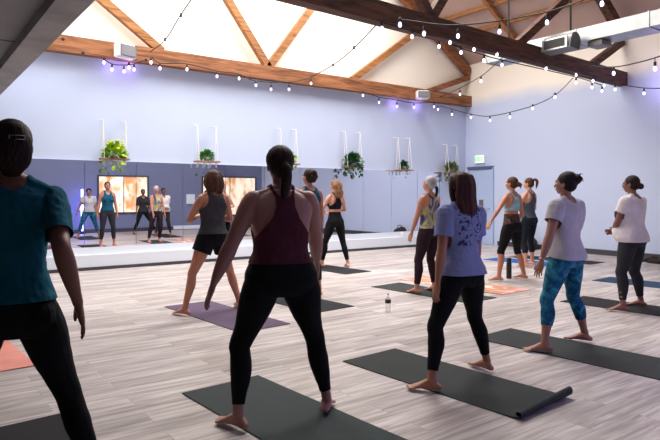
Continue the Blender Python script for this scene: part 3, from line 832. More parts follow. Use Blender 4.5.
# exit sign
c0, c1 = onright(476.5, 159.3), onright(485.2, 159.3)
es = empty('exit_sign', rw((c0.y+c1.y)/2, .0, (c0.z+c1.z)/2), math.atan2(.0475, 1)*-1, 'lit white exit sign with green letters above the pale blue door', 'exit sign')
w = abs(c0.y-c1.y)/2
mb = MB(); mb.bbox((-.06, -w-.02, -.115), (0, w+.02, .115), .008); mb.build('sign_housing', M['white'], es)
mb = MB(); mb.box((-.064, -w+.005, -.095), (-.0605, w-.005, .095)); mb.build('sign_face', M['sign'], es)
# letters E X I T, seen from the room they read left to right along -v
mb = MB(); lw = w*.34; x0 = -.068
def L_(cy, segs):
    for (a0, b0, a1, b1) in segs:
        mb.bar((x0, cy-a0*lw, b0*.12), (x0, cy-a1*lw, b1*.12), .004, .02, up=(0, 1, 0) if a0 == a1 else (0, 0, 1))
for i, sg in enumerate([[(-.4, -.5, -.4, .5), (-.4, .45, .4, .45), (-.4, 0, .25, 0), (-.4, -.45, .4, -.45)], [(-.4, -.5, .4, .5), (-.4, .5, .4, -.5)], [(0, -.5, 0, .5)], [(-.45, .45, .45, .45), (0, .45, 0, -.5)]]):
    L_(w*.66-i*w*.44, sg)
mb.build('sign_letters', M['signgreen'], es)
# windows in the rear wall: lit curtained panes (seen in the mirror)
def rear_window(n, u0, u1, z0, z1, vb=VB):
    mb = MB()
    for a, b in (((u0-.05, vb, z0-.05), (u1+.05, vb+.05, z0)), ((u0-.05, vb, z1), (u1+.05, vb+.05, z1+.05)), ((u0-.05, vb, z0), (u0, vb+.05, z1)), ((u1, vb, z0), (u1+.05, vb+.05, z1))): mb.box(a, b)
    mb.box(((u0+u1)/2-.012, vb+.03, z0), ((u0+u1)/2+.012, vb+.045, z1))
    w_ = struct(mb, 'window_%d' % n, M['base_dark'])
    # curtain with soft pleats
    c = MB(); N_ = 90
    for i in range(N_+1):
        x = u0+(u1-u0)*i/N_; y = vb+.012+.006*math.sin(i*.9)
        c.v += [(x, y, z0), (x, y, z1)]
    for i in range(N_): c.f.append((2*i, 2*i+1, 2*i+3, 2*i+2))
    c.build('curtain', M['curtain'], w_, True)
rear_window(3, 5.75, 7.5, .72, 2.02)
rear_window(4, 9.75, 12.1, .55, 2.06)
mb = MB(); mb.bbox((9.05, VB, 1.0), (9.4, VB+.03, 1.38), .004)
tag(mb.build('notice_board', M['white']), 'small white notice panel on the rear wall, seen in the mirror', 'notice board')
mb = MB(); mb.bbox((8.5, VB+.02, .02), (9.6, VB+.10, .16), .01)
tag(mb.build('baseboard_heater', M['white']), 'long white baseboard heater on the rear wall, seen in the mirror', 'heater')
mb = MB(); mb.bbox((8.25, VB, 1.12), (8.33, VB+.03, 1.24), .004)
tag(mb.build('thermostat', M['black']), 'small dark thermostat on the rear wall, seen in the mirror', 'thermostat')
# blue lamp
lp = empty('floor_lamp', (5.1, VB+.35, 0), 0, 'slim floor lamp glowing blue against the rear wall, seen in the mirror', 'lamp')
mb = MB(); mb.lathe([(.12, 0), (.12, .02), (.02, .03), (.02, .1)], 20); mb.build('base', M['black'], lp, True)
mb = MB(); mb.tube([(0, 0, .1), (0, 0, 1.55)], .035, 12); mb.build('light_tube', M['blueled'], lp, True)

# ------------------------------------------------------------------ trusses
BZ = 3.83; BD = .29
def truss(name, va, vb_, dz, m, label, u0=UE-.02, u1=None, ws=.12, mm=None):
    """fink truss; va at u=3.76, vb_ at the right wall"""
    sl = (vb_-va)/(12.8-3.76); V = lambda u: va+(u-3.76)*sl
    t = empty(name, (0, 0, 0), 0, label, 'roof truss')
    u1 = u1 or wallU(vb_)-.01
    mb = MB(); mb.bar((u0, V(u0), BZ+dz+BD/2), (u1, V(u1), BZ+dz+BD/2), .19, BD); mb.build('bottom_chord', m, t)
    def web(ua_, za, ub_, zb, nm, w=.15, mt=None):
        mb = MB(); mb.bar((ua_, V(ua_), za+dz), (ub_, V(ub_), zb+dz), ws, w); mb.build(nm, mt or m, t)
    tz = lambda u: roofz(u)-.34
    zb = BZ+BD-.02
    web(4.05, zb, 6.4-(11.1-6.4)+.0, 5.75, 'web', mt=mm); web(6.4, zb, 6.4-2.35, 7.2, 'web', mt=mm); web(6.4, zb, 8.75, 7.2, 'web', mt=mm); web(8.7, zb, 11.1, 5.78, 'web', mt=mm)
    web(11.3, zb, u1-.05, tz(u1)-.02, 'web', .14)
    mb = MB(); mb.bar((u0, V(u0), tz(u0)+.1+dz), (6.4, V(6.4), tz(6.4)+.1+dz), ws+.04, .22); mb.build('top_chord', m, t)
    mb = MB(); mb.bar((6.4, V(6.4), tz(6.4)+.1+dz), (u1, V(u1), tz(u1)+.1+dz), ws+.04, .22); mb.build('top_chord', m, t)
    return t, V
tr1, _ = truss('roof_truss', 10.96, 10.96, 0, M['wood'], 'honey coloured timber truss against the white gable above the mirror', mm=M['wood_y'])
for c in tr1.children:
    pass
tr2, V2 = truss('roof_truss', 6.05, 6.50, -.11, M['wood_dark'], 'dark brown timber truss crossing the room, strung with bulbs')
for i, x in enumerate((UE+.15, 4.1, 6.9, 9.5)):      # bolts on the back beam
    for j in (0, 1):
        pass
# bolts
for px, py in ((47, 46), (63, 39), (83, 53), (146, 60)):
    mb = MB(); c = onV(px, py, 10.985-.12); mb.ell(c, (.03, .012, .03), 8, 6); mb.build('bolt', M['black'], tr1)
# rafters and purlins on the right slope
def roofbar(u0_, v0_, u1_, v1_, w, d, m, off=.0):
    mb = MB(); mb.bar((u0_, v0_, roofz(u0_)-d/2-off), (u1_, v1_, roofz(u1_)-d/2-off), w, d); return mb
for u, nm in ((11.45, 'timber purlin below the skylight opening'), (11.97, 'timber purlin halfway down the right roof slope')):
    tag(roofbar(u, VB, u, VM, .07, .10, 0).build('roof_purlin', M['wood_y']), nm, 'purlin', 'purlins on the right roof slope')
for v, nm in ((9.0, 'timber rafter on the right slope between the two trusses'), (4.0, 'timber rafter on the right slope in front of the dark truss')):
    tag(roofbar(9.0 if v > 6 else 6.5, v, wallU(v)-.05, v, .11, .12, 0, .10).build('roof_rafter', M['wood_y'] if v > 6 else M['wood_dark']), nm, 'rafter')

# ------------------------------------------------------------------ duct and blower
du0, du1, dz0, dz1 = 9.6, 10.12, 4.03, 4.27
dt = empty('air_duct', (0, 0, 0), 0, 'long galvanised rectangular air duct hung under the right roof slope', 'duct')
vs = [7.7, 6.9, 5.75, 4.5, 4.25, 2.9, 1.6, VB]
for a, b in zip(vs[:-1], vs[1:]):
    mb = MB(); mb.box((du0, b+.012, dz0), (du1, a-.012, dz1)); mb.box((du0-.012, a-.014, dz0-.012), (du1+.012, a+.010, dz1+.012)); mb.build('duct_section', M['duct'], dt)
for px, v in ((508, 7.35), (573, 6.0)):
    mb = MB(); c = (du0+.28) if v < 7 else 9.4
    u_ = 9.86; mb.tube([(u_, v, dz1), (u_, v, roofz(u_)-.02)], .018, 8); mb.build('hanger_rod', M['black'], dt)
hb = empty('unit_heater', (0, 0, 0), 0, 'grey drum shaped louvred blower fixed to the side of the air duct', 'heater')
c = onV(556, 47, 5.6)
hc_ = Vector((9.40, 5.9, 4.02))
mb = MB()
prof = [(.15*math.cos(a), .15*math.sin(a)) for a in np.linspace(-.5, math.pi*.95, 16)]
poly = [(x, z) for x, z in prof]+[(-.19, -.13), (.10, -.15)]
mb.prism([(hc_.x+x, hc_.z+z) for x, z in poly], 5.62, 6.18); mb.build('drum', M['ductgrey'], hb)
mb = MB(); mb.box((hc_.x-.215, 5.66, hc_.z-.13), (hc_.x-.185, 6.14, hc_.z+.07)); gr = mb.build('louvre_frame', M['steel'], hb)
mb = MB()
mb.box((hc_.x-.22, 5.70, hc_.z-.105), (hc_.x-.214, 6.10, hc_.z+.045)); mb.build('louvre', M['black'], hb)
mb = MB(); mb.box((9.66, 5.30, 3.93), (9.98, 5.56, 4.018)); 
tag(mb.build('air_diffuser', M['ductgrey']), 'grey square diffuser hanging below the air duct', 'diffuser')

# ------------------------------------------------------------------ loudspeakers on the back beam
def loudspeaker(px, py, w, h, d, rz, lab, side=0):
    c = onV(px, py, 10.86-d/2)
    t = empty('loudspeaker', c, rz, lab, 'loudspeaker')
    mb = MB(); mb.bbox((-w/2, -d/2, -h/2), (w/2, d/2, h/2), .03); mb.build('cabinet', M['speaker'], t)
    mb = MB(); mb.bbox((-w/2+.02, -d/2-.02, -h/2+.02), (w/2-.02, -d/2+.0, h/2-.02), .02); mb.build('grille', M['grille'], t)
    mb = MB(); mb.tube([(0, d/2-.02, 0), (0, d/2+.06, 0)], .03, 8); mb.build('bracket', M['black'], t)
loudspeaker(125, 51.5, .36, .25, .20, .30, 'white loudspeaker with grey grille on the left of the honey timber beam')
loudspeaker(422.5, 95, .34, .20, .24, -.5, 'white loudspeaker on the right end of the honey timber beam')

# ------------------------------------------------------------------ string lights
def strand(label, ctrl, bulbs, m='bulb', drop=.09, closed=False):
    """ctrl: cord points (px,py,depth); bulbs: (px,py) of bulb centres hanging from the cord"""
    t = empty('string_lights', ray(*ctrl[0]), 0, label, 'string lights'); o = t.location.copy()
    P = [ray(*c)-o for c in ctrl]; P, _ = cr(P, [(0,)]*len(P), 8)
    mb = MB(); mb.tube(P, .009, 6); mb.build('cord', M['cord'], t, True)
    C = [ray(*c) for c in ctrl]
    for (x, y) in bulbs:
        # depth from the nearest place along the cord
        zs = [c[2] for c in ctrl]; xs = [c[0] for c in ctrl]
        z = float(np.interp(x, xs, zs)) if xs[-1] > xs[0] else float(np.interp(x, xs[::-1], zs[::-1]))
        c = ray(x, y, z)-o
        # nearest cord point height above
        top = min(P, key=lambda p: (Vector((p.x, p.y, 0))-Vector((c.x, c.y, 0))).length)
        s = MB(); s.tube([(c.x, c.y, max(c.z+.075, top.z)), (c.x, c.y, c.z+.07)], .006, 6); s.lathe([(.014, .085), (.018, .08), (.018, .03), (.015, .022)], 10, (c.x, c.y, c.z))
        sk = s.build('socket', M['socket'], t, True)
        b = MB(); b.lathe([(.001, -.042), (.013, -.038), (.021, -.024), (.023, -.008), (.019, .008), (.013, .022), (.011, .034)], 12, (c.x, c.y, c.z))
        b.build('bulb', M[m], sk, True)
    return t
zb = lambda px, V=10.81: V/(cs-sn*(px-330)/F)
def wl(pts, V=10.81): return [(x, y, zb(x, V)) for x, y in pts]
strand('string of violet bulbs hung under the honey beam at its left end', wl([(101, 57), (112, 64), (124, 65), (134, 64), (147, 59)]), [(104, 62), (112, 69), (124, 71), (129, 67), (134, 69)], 'bulb_off')
strand('string of bulbs under the honey beam from the left loudspeaker to its middle', wl([(152, 57), (160, 63), (187, 64), (217, 71), (239, 74), (256, 81), (289, 82), (311, 78)]),
       [(151, 62), (160, 68), (187, 69), (217, 76), (239, 78), (256, 85), (271, 89), (289, 89), (311, 83)])
strand('string of violet bulbs under the right end of the honey beam beside the white loudspeaker', wl([(362, 91), (379, 97), (397, 100), (414, 103), (438, 102.5), (463, 105)]),
       [(363, 95), (379, 102), (397, 106), (414, 107), (434, 106.5), (438, 109)], 'bulb_off')
def between(p, q, n, sag, drop=0):
    """sagging cord between two screen/depth anchors"""
    a, b = ray(*p), ray(*q); out = []
    for i in range(n+1):
        t = i/n; w = a.lerp(b, t)-Vector((0, 0, sag*4*t*(1-t))); r = w
        z = r.x*sn+r.y*cs; x = r.x*cs-r.y*sn; out.append((330+F*x/z, HOR-(r.z-HC)/z*F, z))
    return out
z2 = lambda px: (lambda t: (6.05-3.76*.0498)/((cs-sn*t)-.0498*(cs*t+sn)))((px-330)/F)   # depth of the dark truss at px
strand('steep cord of bulbs rising from the honey beam beside the left loudspeaker', [(150, 52, zb(150)), (165, 40, 9.6), (180, 16, 8.6), (192, -2, 7.9), (206, -28, 7.0)], [(165, 43), (181, 19)])
strand('cord of bulbs climbing from the middle of the honey beam to the dark truss', [(311, 77, zb(311)), (333, 65, 11.2), (354, 48, 9.8), (378, 23, z2(378))], [(333, 68), (354, 51)])
strand('near string of large bulbs sweeping past the dark truss to the top right', [(398, 19, 7.4), (430, 23.5, 7.6), (457, 25, 7.8), (500, 20.7, 7.8), (547, 12, 7.6), (583, 0, 7.2), (604, -8, 7.0)],
       [(400, 24), (424, 33), (458, 35.5), (499.5, 31), (547, 21.7), (602, 3)])
strand('string of bulbs fixed along the underside of the dark truss', [(380, 22, z2(380)-.12), (412, 31, z2(412)-.12), (450, 40, z2(450)-.12), (500, 54, z2(500)-.12), (546, 67, z2(546)-.12), (576, 75, z2(576)-.12), (615, 84, z2(615)-.12)],
       [(382, 28), (412, 36), (450, 42), (474, 49), (497, 54), (519, 56), (546, 68), (576, 74.5), (593, 80.5), (604, 85), (615, 89)])
strand('second string of bulbs looping just below the dark truss', [(430, 36, z2(430)+.12), (461, 48, z2(461)+.12), (484, 55, z2(484)+.12), (502, 60, z2(502)+.12), (576, 77, z2(576)+.12), (604, 86, z2(604)+.12)],
       [(439, 46), (461, 52), (484, 60), (502, 64.5), (576, 82), (592, 87), (602, 90.5)])
zr = lambda px: (lambda t: (12.70-6.05*.0475)/((cs*t+sn)-.0475*(cs-sn*t)))((px-330)/F)
strand('long low sagging cord of bulbs from the corner to the dark truss', [(440, 106, zb(440)), (473, 114.5, 14.9), (493, 115.7, 14.2), (530, 106.7, 13.0), (555, 95, 12.2), (573, 78, z2(573))],
       [(452, 114), (471, 117), (490, 120), (510, 116.7), (532.7, 108), (555, 96.7)])
strand('short cord of bulbs from the end of the honey beam up to the dark truss', [(440, 97, zb(440)), (460, 88, 13.6), (482, 75.5, 11.9), (503, 57, z2(503))], [(460, 94), (481, 80.7)])
strand('cord of bulbs running right from the dark truss end at the frame edge', [(592, 66, 9.8), (614, 67, 9.0), (640, 62, 8.2), (664, 55, 7.6)], [(613.7, 72.7), (655, 68)])
strand('cord of bulbs along the right wall beyond the dark truss end', [(618, 84, zr(618)-.3), (644, 88, zr(644)-.5), (668, 88, zr(668)-.7)], [(644, 93)])

# ------------------------------------------------------------------ hanging planters
def planter(px, py, w, plant, label, seed, yb=158, topy=122, hw=None, m='leaf2', size=1.0):
    V = VM-.20
    c = onV(px, yb, V); top = onV(px, topy, V).z
    t = empty('planter_shelf', c, 0, label, 'hanging planter', 'hanging planter shelves above the mirror'); rnd = random.Random(seed)
    W = w
    mb = MB(); mb.bbox((-W/2, -.10, -.02), (W/2, .10, .012), .004); mb.build('shelf', M['shelfwood'], t)
    H_ = top-c.z
    for sx in (-1, 1):
        mb = MB(); x = sx*(W/2-.05)
        for sy in (-1, 1): mb.tube([(x, sy*.085, -.02), (x, .0, H_), ], .007, 6)
        mb.tube([(x, 0, H_), (x, .19, H_+.02)], .008, 6)
        mb.build('rope', M['rope'], t)
    for i in range(4):
        x = -W/2+.06+(W-.12)*i/3
        mb = MB(); mb.lathe([(.003, -.12), (.018, -.115), (.020, -.05), (.014, -.02)], 10, (x, -.02*(i % 2), 0)); mb.build('glass_tube', M['glassjar'], t, True)
    mb = MB(); mb.lathe([(.05, .012), (.060, .06), (.062, .085), (.054, .085)], 16); mb.build('pot', M['pot'], t, True)
    # foliage: individual leaf blades
    mb = MB(); n, r, h, trail = plant
    for i in range(n):
        a = rnd.uniform(0, 2*math.pi); el = rnd.uniform(-.25, 1.35); rr = r*rnd.uniform(.45, 1)
        if rnd.random() < trail:
            base = Vector((math.cos(a)*r*.85, math.sin(a)*r*.6, h*.4-rnd.uniform(0, .30)))
        else: base = Vector((math.cos(a)*math.cos(el)*rr, math.sin(a)*math.cos(el)*rr*.7, .07+math.sin(el)*rr*h/r))
        if base.y > .15: base.y = .15
        d = (base-Vector((0, 0, .08))).normalized()+Vector((rnd.uniform(-.5, .5), rnd.uniform(-.5, .5), rnd.uniform(-.3, .5)))*.8; d.normalize()
        L_n = size*rnd.uniform(.05, .10); wd = L_n*.36; sd = d.cross(Vector((rnd.uniform(-1, 1), rnd.uniform(-1, 1), 1))).normalized(); up = sd.cross(d)
        p = [base, base+d*L_n*.35+sd*wd+up*.006, base+d*L_n*.7+sd*wd*.8, base+d*L_n-up*.015, base+d*L_n*.7-sd*wd*.8, base+d*L_n*.35-sd*wd+up*.006, base+d*L_n*.5-up*.008]
        mb.add(p, [(0, 1, 6), (1, 2, 6), (2, 3, 6), (3, 4, 6), (4, 5, 6), (5, 0, 6)])
        if i % 4 == 0: mb.tube([(0, 0, .10), tuple(base*.5+Vector((0, 0, .06))), tuple(base)], .003, 5)
    mb.build('foliage', M[m], t, True)
    return t
t = planter(114.5, 150, .50, (240, .18, .20, .06), 'hanging shelf with yellow green pothos, leftmost above the mirror', 1, 159, 121, m='leaf1', size=1.15)
mb = MB(); rnd = random.Random(5)
for i in range(16):
    a = rnd.uniform(0, 6.28); mb.ell((math.cos(a)*.14, math.sin(a)*.09-.03, .22+rnd.uniform(-.06, .12)), (.022, .022, .018), 8, 6)
mb.build('flowers', M['flower'], t, True)
planter(207, 156, .50, (190, .13, .15, .02), 'hanging shelf with a compact bright green plant, second from the left', 2, 161.5, 126, size=.8)
planter(288.5, 158, .50, (150, .15, .20, .05), 'hanging shelf with yellow green plant behind the head of the woman in maroon', 3, 164, 129, m='leaf1')
planter(353, 162, .54, (330, .24, .24, .15), 'hanging shelf with a large dark bushy plant right of the blonde woman', 4, 167, 132, m='leaf3', size=1.1)
planter(404, 166, .50, (170, .11, .15, .02), 'hanging shelf with a small round green plant above the grey haired woman', 5, 170, 138, m='leaf3', size=.8)
planter(452, 168, .50, (230, .20, .20, .25), 'hanging shelf with a trailing olive plant, rightmost near the corner', 6, 172.5, 145, m='leaf4')
# ------------------------------------------------------------------ yoga mats
MR = math.radians(3.6)
def yoga_mat(px, py, corner, m, label, rz=MR, L=1.73, W=.61, curl=False, name='yoga_mat', h=.006):
    """corner: which corner of the mat stands at the pixel: fl, fr, nl, nr (far/near, left/right)"""
    c = gp(px, py, .003)
    off = {'fl': (0, -L), 'fr': (-W, -L), 'nl': (0, 0), 'nr': (-W, 0)}[corner]
    o = c+Matrix.Rotation(rz, 3, 'Z') @ Vector((off[0]+W/2, off[1]+L/2, 0)); o.z = 0
    mb = MB(); ny = 40; nx = 10; zt = []
    def zf(x, y):
        z = .0015*math.sin(x*9+y*5)*math.sin(y*3.1)+.0015
        e = max(0, (-y-(L/2-.16))/.16)
        if curl: z += .045*e*e*(.65+.5*x/W)
        return z
    for side in (0, 1):
        for j in range(ny+1):
            for i in range(nx+1):
                x = -W/2+W*i/nx; y = -L/2+L*j/ny
                z = zf(x, y)
                yy = y+(.05*max(0, (-y-(L/2-.16))/.16)**2 if curl else 0)
                mb.v.append((x, yy, z+(h if side else 0.0005)))
    n1 = (nx+1)*(ny+1); I = lambda i, j, s: s*n1+j*(nx+1)+i
    for j in range(ny):
        for i in range(nx):
            mb.f.append((I(i, j, 1), I(i+1, j, 1), I(i+1, j+1, 1), I(i, j+1, 1))); mb.f.append((I(i, j+1, 0), I(i+1, j+1, 0), I(i+1, j, 0), I(i, j, 0)))
    for i in range(nx):
        mb.f.append((I(i, 0, 0), I(i+1, 0, 0), I(i+1, 0, 1), I(i, 0, 1))); mb.f.append((I(i+1, ny, 0), I(i, ny, 0), I(i, ny, 1), I(i+1, ny, 1)))
    for j in range(ny):
        mb.f.append((I(0, j+1, 0), I(0, j, 0), I(0, j, 1), I(0, j+1, 1))); mb.f.append((I(nx, j, 0), I(nx, j+1, 0), I(nx, j+1, 1), I(nx, j, 1)))
    if curl:   # the rolled-up near end
        P = []
        for k in range(14):
            a = k/13*2*math.pi*1.2; P.append((a, .026-.0010*k))
        for i in range(nx):
            x0, x1 = -W/2+W*i/nx, -W/2+W*(i+1)/nx
            for (a, r), (b, q) in zip(P[:-1], P[1:]):
                f = lambda x, a, r: (x, -L/2+.06+r*math.sin(-a)*1.0, .038*(.75+.5*(x+W/2)/W)-r*math.cos(a)*(.75+.5*(x+W/2)/W)+.004)
                mb.add([f(x0, a, r), f(x1, a, r), f(x1, b, q), f(x0, b, q)], [(0, 1, 2, 3)])
    ob = mb.build(name, m, None, False); ob.location = o; ob.rotation_euler = (0, 0, rz)
    return tag(ob, label, 'yoga mat')
def mm(name, col, **k): return mat(name, col, .9, bump=.25, bscale=220, var=.06, vscale=5, spec=.25, **k)
M_mat_ch = mm('charcoal_mat', rgb(58, 62, 62)); M_mat_bk = mm('black_mat', rgb(42, 42, 46)); M_mat_gn = mm('slate_mat', rgb(66, 74, 74))
M_mat_pu = mm('purple_mat', rgb(98, 82, 104)); M_mat_pk = mm('pink_mat', rgb(226, 150, 138)); M_mat_bl = mm('blue_mat', rgb(34, 92, 168)); M_mat_nv = mm('navy_mat', rgb(44, 66, 98))
M_mat_pat = ramp_mat('patterned_mat', [(.34, rgb(228, 178, 184)), (.46, rgb(196, 142, 112)), (.54, rgb(190, 138, 108)), (.64, rgb(232, 216, 206))], 'noise', 2.2, (1.4, .8, 1), .85, False, 2, .4)
yoga_mat(342.5, 361.5, 'fl', M_mat_ch, 'charcoal mat with a curled near end under the woman in lavender', curl=True, L=1.66)
yoga_mat(510.5, 328.5, 'fr', M_mat_ch, 'charcoal mat under the woman in teal leggings')
yoga_mat(182, 393.5, 'fl', M_mat_gn, 'slate grey mat under the woman in maroon')
yoga_mat(62, 413.5, 'fr', M_mat_bk, 'dark mat under the woman in the teal shirt at the left edge')
yoga_mat(36.4, 365.5, 'nr', M_mat_pk, 'pink mat seen between the legs of the woman in the teal shirt')
yoga_mat(164.6, 306.8, 'fl', M_mat_pu, 'purple mat under the woman in black shorts')
yoga_mat(354.5, 306.4, 'nr', M_mat_bk, 'black mat behind the right leg of the woman in maroon')
yoga_mat(371.5, 271.4, 'nr', M_mat_bk, 'black mat under the blonde woman in a crop top')
yoga_mat(371, 286.7, 'fl', M_mat_ch, 'charcoal mat under the grey haired woman')
yoga_mat(531, 289.6, 'nr', M_mat_pat, 'pink and orange patterned mat under the woman in a blue crop top', L=1.9, W=.7)
yoga_mat(482.7, 259.5, 'fl', M_mat_bl, 'bright blue mat under the far woman in a grey tank top')
yoga_mat(605, 262.3, 'nr', M_mat_bk, 'black mat nearest the right wall, behind the woman in teal leggings', L=1.8)
yoga_mat(592, 280.5, 'fl', M_mat_nv, 'navy blue mat just beyond the woman in dark cutout leggings', L=1.9)
yoga_mat(560, 301.5, 'fl', M_mat_bk, 'black mat under the woman in a white shirt and dark cutout leggings', L=1.9)

# ------------------------------------------------------------------ bottles, bag, cup, speaker
c = gp(388, 312)
b = empty('water_bottle', c, 0, 'clear plastic water bottle with dark label standing on the bare floor', 'bottle')
mb = MB(); mb.lathe([(.028, .0), (.033, .008), (.033, .13), (.031, .15), (.014, .185), (.013, .20)], 20); mb.build('bottle_body', M['clear'], b, True)
mb = MB(); mb.lathe([(.0345, .105), (.0345, .145)], 20, close=False); mb.build('label', M['label'], b, True)
mb = MB(); mb.lathe([(.015, .20), (.015, .222)], 14); mb.build('cap', M['white'], b, True)
c = gp(509, 278.5)
b = empty('water_bottle', c, 0, 'tall black flask standing between the feet of the woman in a blue crop top', 'bottle')
mb = MB(); mb.lathe([(.036, 0), (.042, .006), (.042, .25), (.034, .275)], 20); mb.build('bottle_body', M['black'], b, True)
mb = MB(); mb.lathe([(.034, .275), (.036, .285), (.036, .325), (.03, .335)], 20); mb.build('cap', M['black'], b, True)
c = gp(242.5, 362)
b = empty('water_bottle', c, 0, 'steel blue flask half hidden behind the left leg of the woman in maroon', 'bottle')
mb = MB(); mb.lathe([(.034, 0), (.04, .006), (.04, .18), (.022, .22)], 20); mb.build('bottle_body', mat('blue_steel', rgb(70, 96, 120), .3, .6), b, True)
mb = MB(); mb.lathe([(.024, .22), (.026, .225), (.026, .255)], 20); mb.build('cap', M['black'], b, True)
c = onV(402.4, 237, VR+.05); c.z = .275
b = empty('paper_cup', c, 0, 'small white cup standing on the ledge under the mirror', 'cup')
mb = MB(); mb.lathe([(.028, 0), (.038, .105), (.036, .105), (.026, .006)], 18); mb.build('cup_body', M['white'], b, True)
mb = MB(); mb.lathe([(.040, .100), (.040, .112), (.034, .118)], 18); mb.build('lid', M['white'], b, True)
# dark bag by the right wall
M_bag = mat('bag_canvas', rgb(52, 40, 38), .85, bump=.3, bscale=60)
c = gp(527, 249.5)
b = empty('tote_bag', c, .11, 'dark brown bag slumped by the right wall beyond the far woman', 'bag')
mb = MB(); mb.ell((0, 0, .17), (.18, .27, .17), 18, 12); mb.ell((0, .1, .26), (.13, .15, .12), 14, 10); mb.bbox((-.16, -.23, 0), (.16, .23, .17), .04); put_me = remesh(mb, .02, 4)
bo = bpy.data.objects.new('bag_body', put_me); put_me.materials.clear(); put_me.materials.append(M_bag); COL.objects.link(bo); bo.parent = b
mb = MB(); mb.tube([(0, -.15, .27), (0, -.10, .40), (0, .04, .42), (0, .13, .32)], .012, 8); mb.build('handle', M_bag, b, True)
c = gp(653, 262.5)
b = empty('shoe_pair', c, .2, None, None)
bpy.data.objects.remove(b)
def shoe(px, py, rz, lab):
    t = empty('shoe', gp(px, py), rz, lab, 'shoe', 'shoes along the right wall')
    mb = MB(); limb(mb, [(0, -.10, .045), (0, -.02, .05), (0, .07, .035), (0, .14, .028)], [(.036, .04), (.038, .045), (.042, .03), (.036, .022)], (1, 0, 0), n=14)
    mb.build('upper', M_bag, t, True)
    mb = MB(); mb.bbox((-.042, -.14, 0), (.042, .165, .022), .02); mb.build('sole', M['black'], t)
shoe(646, 262, .3, 'dark shoe by the right wall, left of its pair at the frame edge'); shoe(655, 263.5, -.1, 'dark shoe by the right wall, closest to the frame edge')
shoe(651, 260.5, .9, 'dark shoe by the right wall, lying behind the other two')

# ------------------------------------------------------------------ the people
def skin(n, c): return mat('skin_'+n, c, .5, var=.05, vscale=9, bump=.04, bscale=60)
S_fair = skin('fair', rgb(206, 150, 128)); S_tan = skin('tan', rgb(182, 124, 100)); S_brown = skin('brown', rgb(138, 92, 76)); S_br2 = skin('light_brown', rgb(160, 110, 92)); S_warm = skin('warm', rgb(196, 132, 104)); S_mau = skin('mauve', rgb(172, 122, 112))
def hairm(n, c, k=.35): return mat('hair_'+n, c, .6, spec=.25, var=k, vscale=4, bump=.5, bscale=30, stretch=(6, 6, .8))
H_blk = hairm('black', rgb(26, 20, 20)); H_dk = hairm('dark_brown', rgb(44, 28, 24)); H_br = hairm('brown', rgb(84, 52, 38)); H_bl = hairm('blonde', rgb(140, 102, 72)); H_gy = hairm('grey', rgb(176, 174, 176)); H_cst = hairm('chestnut', rgb(66, 36, 30))
def cloth(n, c, var=.08, b=.12): return mat('cloth_'+n, c, .88, bump=b, bscale=90, var=var, vscale=10, spec=.2)
C_blk = cloth('black', rgb(20, 20, 24)); C_navy = cloth('navy', rgb(26, 30, 42)); C_dgrey = cloth('dark_grey', rgb(66, 66, 70)); C_teal = cloth('teal', rgb(12, 92, 112)); C_mar = cloth('maroon', rgb(84, 40, 54))
C_blue = cloth('petrol_blue', rgb(22, 84, 108)); C_white = cloth('white', rgb(222, 214, 214)); C_greyt = cloth('light_grey', rgb(186, 182, 188)); C_char = cloth('charcoal', rgb(50, 50, 54))
C_plum = cloth('black_plum', rgb(44, 28, 36)); C_slate = cloth('slate', rgb(78, 84, 98))
C_tealleg = ramp_mat('teal_print_leggings', [(.3, rgb(10, 44, 70)), (.5, rgb(18, 92, 124)), (.7, rgb(60, 150, 172))], 'noise', 9, (1, 1, 1), .8, False, 5, 1.5)
C_tie = ramp_mat('tie_dye_top', [(.36, rgb(60, 56, 92)), (.44, rgb(120, 116, 140)), (.50, rgb(196, 190, 70)), (.55, rgb(150, 146, 160)), (.64, rgb(64, 66, 110))], 'noise', 7, (1.3, 1, .55), .85, False, 2, .6)
C_lav = shirt_print_mat('lavender_print_shirt', rgb(140, 148, 194), rgb(66, 68, 108))
C_crop = ramp_mat('blue_crop', [(.4, rgb(120, 176, 196)), (.6, rgb(160, 204, 214))], 'noise', 12)
C_floral = ramp_mat('floral_wrap', [(.35, rgb(38, 34, 34)), (.5, rgb(88, 62, 54)), (.58, rgb(58, 50, 56)), (.7, rgb(140, 100, 80))], 'noise', 16, (1, 1, 1), .8, False, 4, .8)
NARROW = ((1.16, .19), (1.24, .150), (1.30, .105), (1.36, .078), (1.42, .080), (1.5, .09))
RACER = ((1.14, .19), (1.21, .128), (1.28, .072), (1.34, .048), (1.39, .058), (1.43, .080), (1.5, .10))
TANK = ((1.20, .19), (1.27, .158), (1.32, .128), (1.37, .108), (1.42, .104), (1.5, .10))

def uo(c, half, dv=0):
    return (c+Vector((-half, dv, 0)), c+Vector((half, -dv, 0)))
def fp(a, b):
    a, b = gp(*a), gp(*b); return (a, b)
# 1 teal shirt, left edge
c = ray(17, 517, 2.45); c.z = 0
g = figure(uo(c, .32), 1.685, heading=-.12, build=.97, armk=1.05, head=(0, -4, 0), lh=(-.30, .02, .86), rh=('px', 78, 303, 2.42), shift=(-.02, 0), rpole=(-.15, -1, 0), voxel=.005, rhand={'curl': 14}, lean=2, twist=0)
make_person(g, 'woman in teal T-shirt with a silver hair clip, back turned at the left edge', S_brown, H_dk,
  dict(kind='tee', mat=C_teal, hem=.95, sleeve=.72, infl=.008, flare=.010, sleeve_loose=.002, name='t_shirt', neck_back=.03, wrinkle=.006), dict(mat=C_blk, end=1.82, infl=.005), 'lowbunshort', dict(clip=True))
